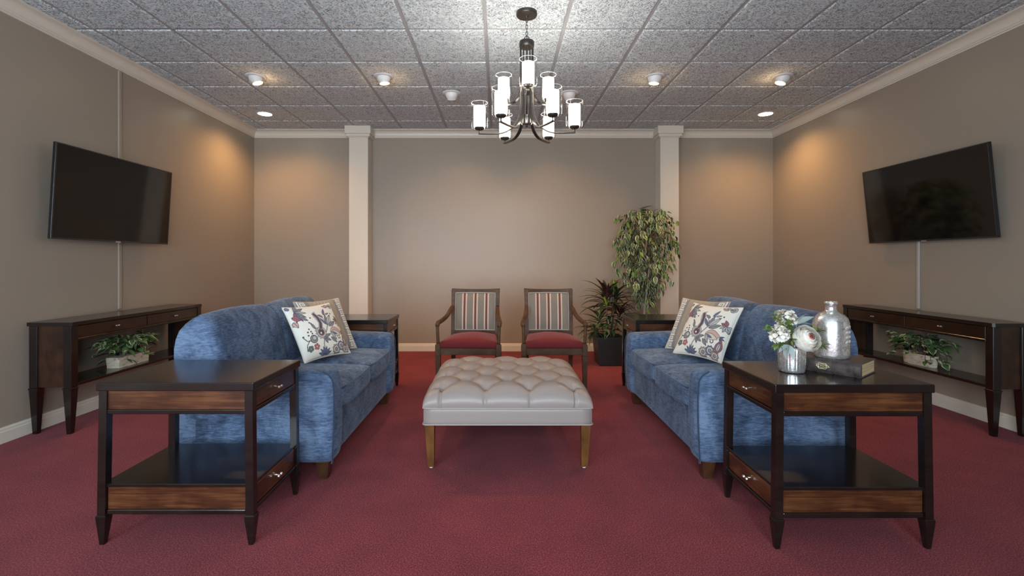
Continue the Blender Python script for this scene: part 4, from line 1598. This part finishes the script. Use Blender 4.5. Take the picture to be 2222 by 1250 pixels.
def make_planter(label, x, y, z, seed, shape):
    t = thing('planter_box', label, 'plant', (x, y, z), 0, 'foliage planters on the console shelves')
    b = MB()
    if shape == 'box':
        b.frustum(0, 0, 0, 0.085, 0.10, 0.325, 0.108, 0.335)
        b.build('box', 'birch_bark', t)
    else:
        V, F = [], []
        n = 28
        lv = [(0.92, 0), (1.0, 0.095), (0.92, 0.095), (0.9, 0.08)]
        for (k, h) in lv:
            for i in range(n):
                a = 2 * PI * i / n
                V.append((0.062 * k * math.cos(a), 0.165 * k * math.sin(a), h))
        for j in range(3):
            for i in range(n):
                q = (i + 1) % n
                F.append((j * n + i, j * n + q, j * n + n + q, j * n + n + i))
        F.append(tuple(reversed(range(n))))
        F.append(tuple(range(3 * n, 4 * n)))
        b.add(V, F).build('box', 'birch_bark', t, True, 40)
    r = random.Random(seed)
    for i in range(34):
        an = r.uniform(0, 2 * PI)
        ly = r.uniform(-0.15, 0.15)
        el = r.uniform(-0.05, 1.1)
        put_leaf('leaf', IVY[r.choice((1, 1, 2))], t, (r.uniform(-0.03, 0.03), ly, 0.09 + r.uniform(0, 0.09)), (math.cos(an) * 0.6, math.sin(an) * 1.1, el), r.uniform(-0.4, 0.4), r.uniform(0.8, 1.2))
    # trailing sprigs of variegated leaves
    for k in range(30):
        an = k * 2.39996 + r.uniform(-0.3, 0.3)
        ly = r.uniform(0.16, 0.30)
        ex, ey = math.cos(an) * 0.10, math.sin(an) * ly
        ez = r.uniform(0.045, 0.25)
        p = bez((0, ey * 0.3, 0.09), (ex * 0.3, ey * 0.4, 0.22), (ex * 0.8, ey * 0.8, 0.25), (ex, ey, ez), 6)
        MB().tube(p, 0.0018, 4).build('sprig', 'twig', t)
        for j in range(2, 7):
            for sd in (-1, 1):
                d = Vector((math.cos(an) + r.uniform(-.7, .7), math.sin(an) + r.uniform(-.7, .7), r.uniform(-0.4, 0.5)))
                put_leaf('leaf', IVY[r.choice((0, 3, 3, 0, 0, 2))], t, p[j], d, r.uniform(-0.6, 0.6), r.uniform(0.8, 1.2))
    if shape == 'box':
        for (dx, dy, dz) in ((0.05, 0.03, 0.15), (0.05, 0.20, 0.14), (0.06, 0.17, 0.11)):
            put_leaf('leaf', IVY[4], t, (dx, dy, dz), (0.6, 0.5, -0.1), 0.2, 1.0)
    return t


make_planter('leafy variegated foliage in a pale rectangular bark box on the left console shelf', -3.135, 4.09, 0.3525, 3, 'box')
make_planter('leafy variegated foliage in a pale oval bark pot on the right console shelf', 3.535, 4.09, 0.3525, 8, 'oval')


# ================================================================== ON THE RIGHT FOREGROUND TABLE
TT = 0.7005
# book
ang = math.atan2(0.787, -0.617)
bk = thing('old_book', 'thick old leather-bound book with a gold cartouche lying on the end table', 'book', (1.597, 2.147, TT), ang)
# local x: along the spine, local -y: across the cover
BL_, BW_, BT_ = 0.275, 0.205, 0.064
MB().box(0, BL_, -BW_, -0.001, 0, 0.0045, 0.001, 1).build('cover', 'book_leather', bk)
MB().box(0, BL_, -BW_, -0.001, BT_ - 0.0045, BT_, 0.001, 1).build('cover', 'book_leather', bk)
sp = MB()
prof = [(-0.004, 0.0), (0.002, 0.006), (0.006, 0.02), (0.007, BT_ / 2), (0.006, BT_ - 0.02), (0.002, BT_ - 0.006), (-0.004, BT_), (-0.008, BT_ - 0.004), (-0.008, 0.004)]
sp.extrude(prof, 0, 0.0, BL_)
spine = sp.build('spine', 'book_leather', bk, True, 40)
for xx in (0.022, 0.105, 0.178, 0.252):
    q = [(a * 1.0 + (0.004 if a > 0 else 0.0025), z) for a, z in prof[:7]] + [(-0.002, BT_ - 0.002), (-0.002, 0.002)]
    MB().extrude(q, 0, xx - 0.004, xx + 0.004).build('raised_band', 'book_leather', spine, True, 40)
MB().box(0.005, BL_ - 0.005, -BW_ + 0.006, -0.007, 0.0046, BT_ - 0.0046).build('page_block', 'book_pages', bk)
# gold cartouche: oval ring with scrolls
ct = MB()
cxx, czz = 0.150 + 0.0, BT_ / 2
ct.tube([(cxx + 0.017 * math.cos(2 * PI * i / 20), 0.0085, czz + 0.0085 * math.sin(2 * PI * i / 20)) for i in range(20)], 0.0016, 5, closed=True)
ct.tube([(cxx + 0.023 * math.cos(2 * PI * i / 24) * (1 + 0.12 * math.cos(6 * 2 * PI * i / 24)), 0.0080, czz + 0.0135 * math.sin(2 * PI * i / 24) * (1 + 0.12 * math.cos(6 * 2 * PI * i / 24))) for i in range(24)], 0.0018, 5, closed=True)
for sd in (-1, 1):
    ct.tube([(cxx + sd * (0.023 + 0.006 * k / 4), 0.0080, czz + 0.004 * math.sin(k * 1.4)) for k in range(5)], 0.0016, 5)
ct.tube([(cxx - 0.009, 0.0085, czz), (cxx + 0.009, 0.0085, czz + 0.001)], 0.0018, 5)
ct.build('gold_cartouche', 'gold_foil', spine)

# mercury glass bottle on the book
bt = thing('mercury_glass_bottle', 'silvery mercury glass bottle standing on the old book', 'bottle', (1.577, 2.315, TT + BT_ + 0.0008))
MB().lathe([(0.0008, 0.004), (0.058, 0.002), (0.069, 0.0), (0.0745, 0.006), (0.076, 0.016), (0.0755, 0.15), (0.074, 0.165), (0.068, 0.185), (0.055, 0.201), (0.038, 0.211), (0.028, 0.216),
            (0.0245, 0.222), (0.0235, 0.246), (0.026, 0.249), (0.028, 0.253), (0.028, 0.260), (0.0255, 0.263), (0.020, 0.262), (0.020, 0.22)], 40, cap=False).build('body', 'mercury_glass', bt, True, 50)
em = MB()
for i in range(5):
    for j in range(4):
        a = -PI * 0.42 + i * 0.13
        rr = 0.0757
        em.tube([(rr * math.cos(a), rr * math.sin(a), 0.075 + j * 0.022), (rr * math.cos(a + 0.08), rr * math.sin(a + 0.08), 0.085 + j * 0.022 + 0.003 * (i % 2))], 0.0012, 4)
em.build('embossing', 'mercury_glass', bt)

# ribbed vase
VX, VY = 1.3745, 2.29
vz = thing('ribbed_vase', 'ribbed silver mercury glass vase with flowers on the right foreground table', 'vase', (VX, VY, TT))
MB().lathe([(0.0008, 0.006), (0.044, 0.004), (0.050, 0.0), (0.054, 0.004), (0.0545, 0.012), (0.056, 0.02), (0.058, 0.10), (0.0575, 0.118), (0.0555, 0.120), (0.054, 0.112), (0.051, 0.02)], 192, cap=False,
           rib=lambda i, z: 0.03 * abs(math.cos(PI * i * 26 / 192)) - 0.012 if 0.012 < z < 0.113 else 0.0).build('body', 'mercury_glass', vz, True)


def flower_ranunculus(label, c, face):
    t = thing('ranunculus_bloom', label, 'flower', c)
    f = Vector(face).normalized()
    q = Vector((0, 0, 1)).rotation_difference(f).to_matrix().to_4x4()
    stem = bez((0, 0, -0.01), tuple(-f * 0.05), (VX - c[0], VY - c[1], 0.74 - c[2]), (VX - c[0], VY - c[1], 0.715 - c[2]), 6)
    MB().tube(stem, 0.003, 6).build('stem', 'leaf_olive', t, True)
    r = random.Random(2)
    layers = [(0.014, 4, 76, 'petal_orange'), (0.024, 5, 68, 'petal_pink'), (0.032, 6, 60, 'petal_cream'), (0.040, 6, 48, 'petal_white'), (0.047, 7, 35, 'petal_cream'), (0.054, 7, 20, 'petal_white'), (0.060, 8, 12, 'petal_white')]  # cream alternates with white to paint shade between the petal layers
    for li, (R_, n, cl, mt) in enumerate(layers):
        for i in range(n):
            a0 = 2 * PI * i / n + li * 0.6
            V, F = [], []
            hs, vsn = 6, 5
            wid = 2 * PI / n * 0.85
            for j in range(vsn + 1):
                tt = j / vsn
                el = -PI / 2 + tt * (PI * 0.5 + math.radians(cl))
                for k in range(hs + 1):
                    s_ = -1 + 2 * k / hs
                    an = a0 + s_ * wid * math.sin(PI * (0.12 + 0.60 * tt))
                    Rr = R_ * (1 + 0.05 * math.sin(3 * s_ + i)) * (1 + 0.02 * r.random())
                    hh = R_ * 0.85 * math.sin(el) + 0.004 * (1 - s_ * s_) * tt
                    V.append((Rr * math.cos(el) * math.cos(an), Rr * math.cos(el) * math.sin(an), hh + 0.014 * (1 - R_ / 0.06)))
            for j in range(vsn):
                for k in range(hs):
                    b0 = j * (hs + 1) + k
                    F.append((b0, b0 + 1, b0 + hs + 2, b0 + hs + 1))
            MB().add(V, F, 0, q).build('petal', mt, t, True, recalc=False)


flower_ranunculus('large round white bloom with a pink heart in the ribbed vase', (1.398, 2.215, 0.868), (0.12, -0.85, 0.42))


def flower_cluster(label, c, R_, mats, seed):
    t = thing('hydrangea_bloom', label, 'flower', c)
    stem = bez((0, 0, 0), (0, 0, -0.04), (VX - c[0], VY - c[1], 0.76 - c[2]), (VX - c[0], VY - c[1], 0.715 - c[2]), 6)
    MB().tube(stem, 0.0025, 6).build('stem', 'leaf_olive', t, True)
    r = random.Random(seed)
    pm_ = [leaf_mesh('petal', 0.022, 0.022, 0.6, 0.15, [q], 3) for q in mats]
    for i in range(30):
        z = 1 - 2 * (i + 0.5) / 30
        a = i * 2.39996
        rr = math.sqrt(1 - z * z)
        d = Vector((rr * math.cos(a), rr * math.sin(a), z))
        if d.z < -0.75:
            continue
        P = d * R_ * r.uniform(0.75, 1.0)
        for k in range(4):
            b = d.orthogonal().normalized()
            b.rotate(Matrix.Rotation(k * PI / 2 + i, 3, d))
            put_leaf('petal', r.choice(pm_), t, P, b * 0.9 + d * 0.45, r.uniform(-0.3, 0.3), r.uniform(0.8, 1.15))


flower_cluster('small white hydrangea cluster low on the left side of the vase', (1.290, 2.245, 0.885), 0.036, ['petal_white', 'petal_white', 'petal_cream'], 4)
flower_cluster('cream white hydrangea cluster at the top of the bouquet', (1.350, 2.29, 0.950), 0.038, ['petal_cream', 'petal_white'], 9)

GREYL = leaf_mesh('leaf', 0.085, 0.036, 0.5, 0.3, ['leaf_grey'], 5)
FERN = leaf_mesh('leaf', 0.036, 0.012, 0.4, 0.2, ['leaf_olive'], 3)
FERN2 = leaf_mesh('leaf', 0.028, 0.014, 0.4, 0.2, ['leaf_green_light'], 3)


def sprig(label, tip, kind, n, nm='greenery_sprig'):
    base = Vector((VX, VY, 0.80))
    tip = Vector(tip)
    t = thing(nm, label, 'foliage', (VX, VY, 0.72))
    o = Vector((VX, VY, 0.72))
    b0, tp = base - o, tip - o
    p = bez((0, 0, 0.0), tuple(b0 + Vector((0, 0, 0.03))), tuple(b0.lerp(tp, 0.6) + Vector((0, 0, 0.03))), tuple(tp), 10)
    MB().tube(p, 0.0014, 5).build('stem', 'leaf_olive', t, True)
    r = random.Random(int(abs(tip.x * 1000)) + n)
    for i in range(n):
        f = 0.45 + 0.55 * (i + 0.5) / n
        k = min(9, int(f * 10))
        P = Vector(p[k]).lerp(Vector(p[k + 1]), f * 10 - k)
        tg = (Vector(p[k + 1]) - Vector(p[k])).normalized()
        d = tg * 0.6 + Vector((r.uniform(-1, 1), r.uniform(-1, 1), r.uniform(-0.7, 0.9))) * 0.9
        put_leaf('leaf', r.choice(kind), t, P, d, r.uniform(-0.5, 0.5), r.uniform(0.8, 1.3))


def grey_leaves(label, P, ds):
    t = thing('grey_leaf_sprig', label, 'foliage', (VX, VY, 0.72))
    o = Vector((VX, VY, 0.72))
    P = Vector(P)
    MB().tube(bez((0, 0, 0), (0, 0, 0.08), tuple((P - o) * 0.8), tuple(P - o), 6), 0.0018, 5).build('stem', 'leaf_grey', t, True)
    for i, (d, s_) in enumerate(ds):
        put_leaf('leaf', GREYL, t, P - o, d, 0.5 - 0.4 * i, s_)


grey_leaves('pale grey velvety leaves pointing up beside the bottle', (1.385, 2.27, 0.925), [((0.75, -0.1, 0.55), 1.05), ((0.8, -0.2, 0.15), 0.95), ((0.3, -0.2, 0.8), 0.8)])
grey_leaves('pale grey leaves hanging over the left rim of the vase', (1.325, 2.235, 0.835), [((-0.6, -0.5, -0.75), 0.9), ((0.0, -0.8, -0.75), 0.85), ((-0.75, -0.2, -0.3), 0.7)])
sprig('feathery olive fern hanging right of the white bloom', (1.478, 2.23, 0.835), [FERN], 46)
sprig('feathery olive fern arching over the bottle from the bouquet', (1.462, 2.22, 0.905), [FERN], 40)
sprig('thin green sprig reaching up left of the bouquet', (1.268, 2.25, 0.975), [FERN2, FERN], 26)
sprig('thin green sprig reaching out left at the height of the blooms', (1.232, 2.25, 0.905), [FERN2], 22)
sprig('thin green sprig drooping left below the hydrangea', (1.255, 2.22, 0.835), [FERN2], 20)
sprig('green filler foliage in the middle of the bouquet', (1.325, 2.225, 0.935), [FERN2, FERN], 44)
sprig('green filler foliage low between the blooms and rim', (1.335, 2.215, 0.865), [FERN2, FERN], 40)
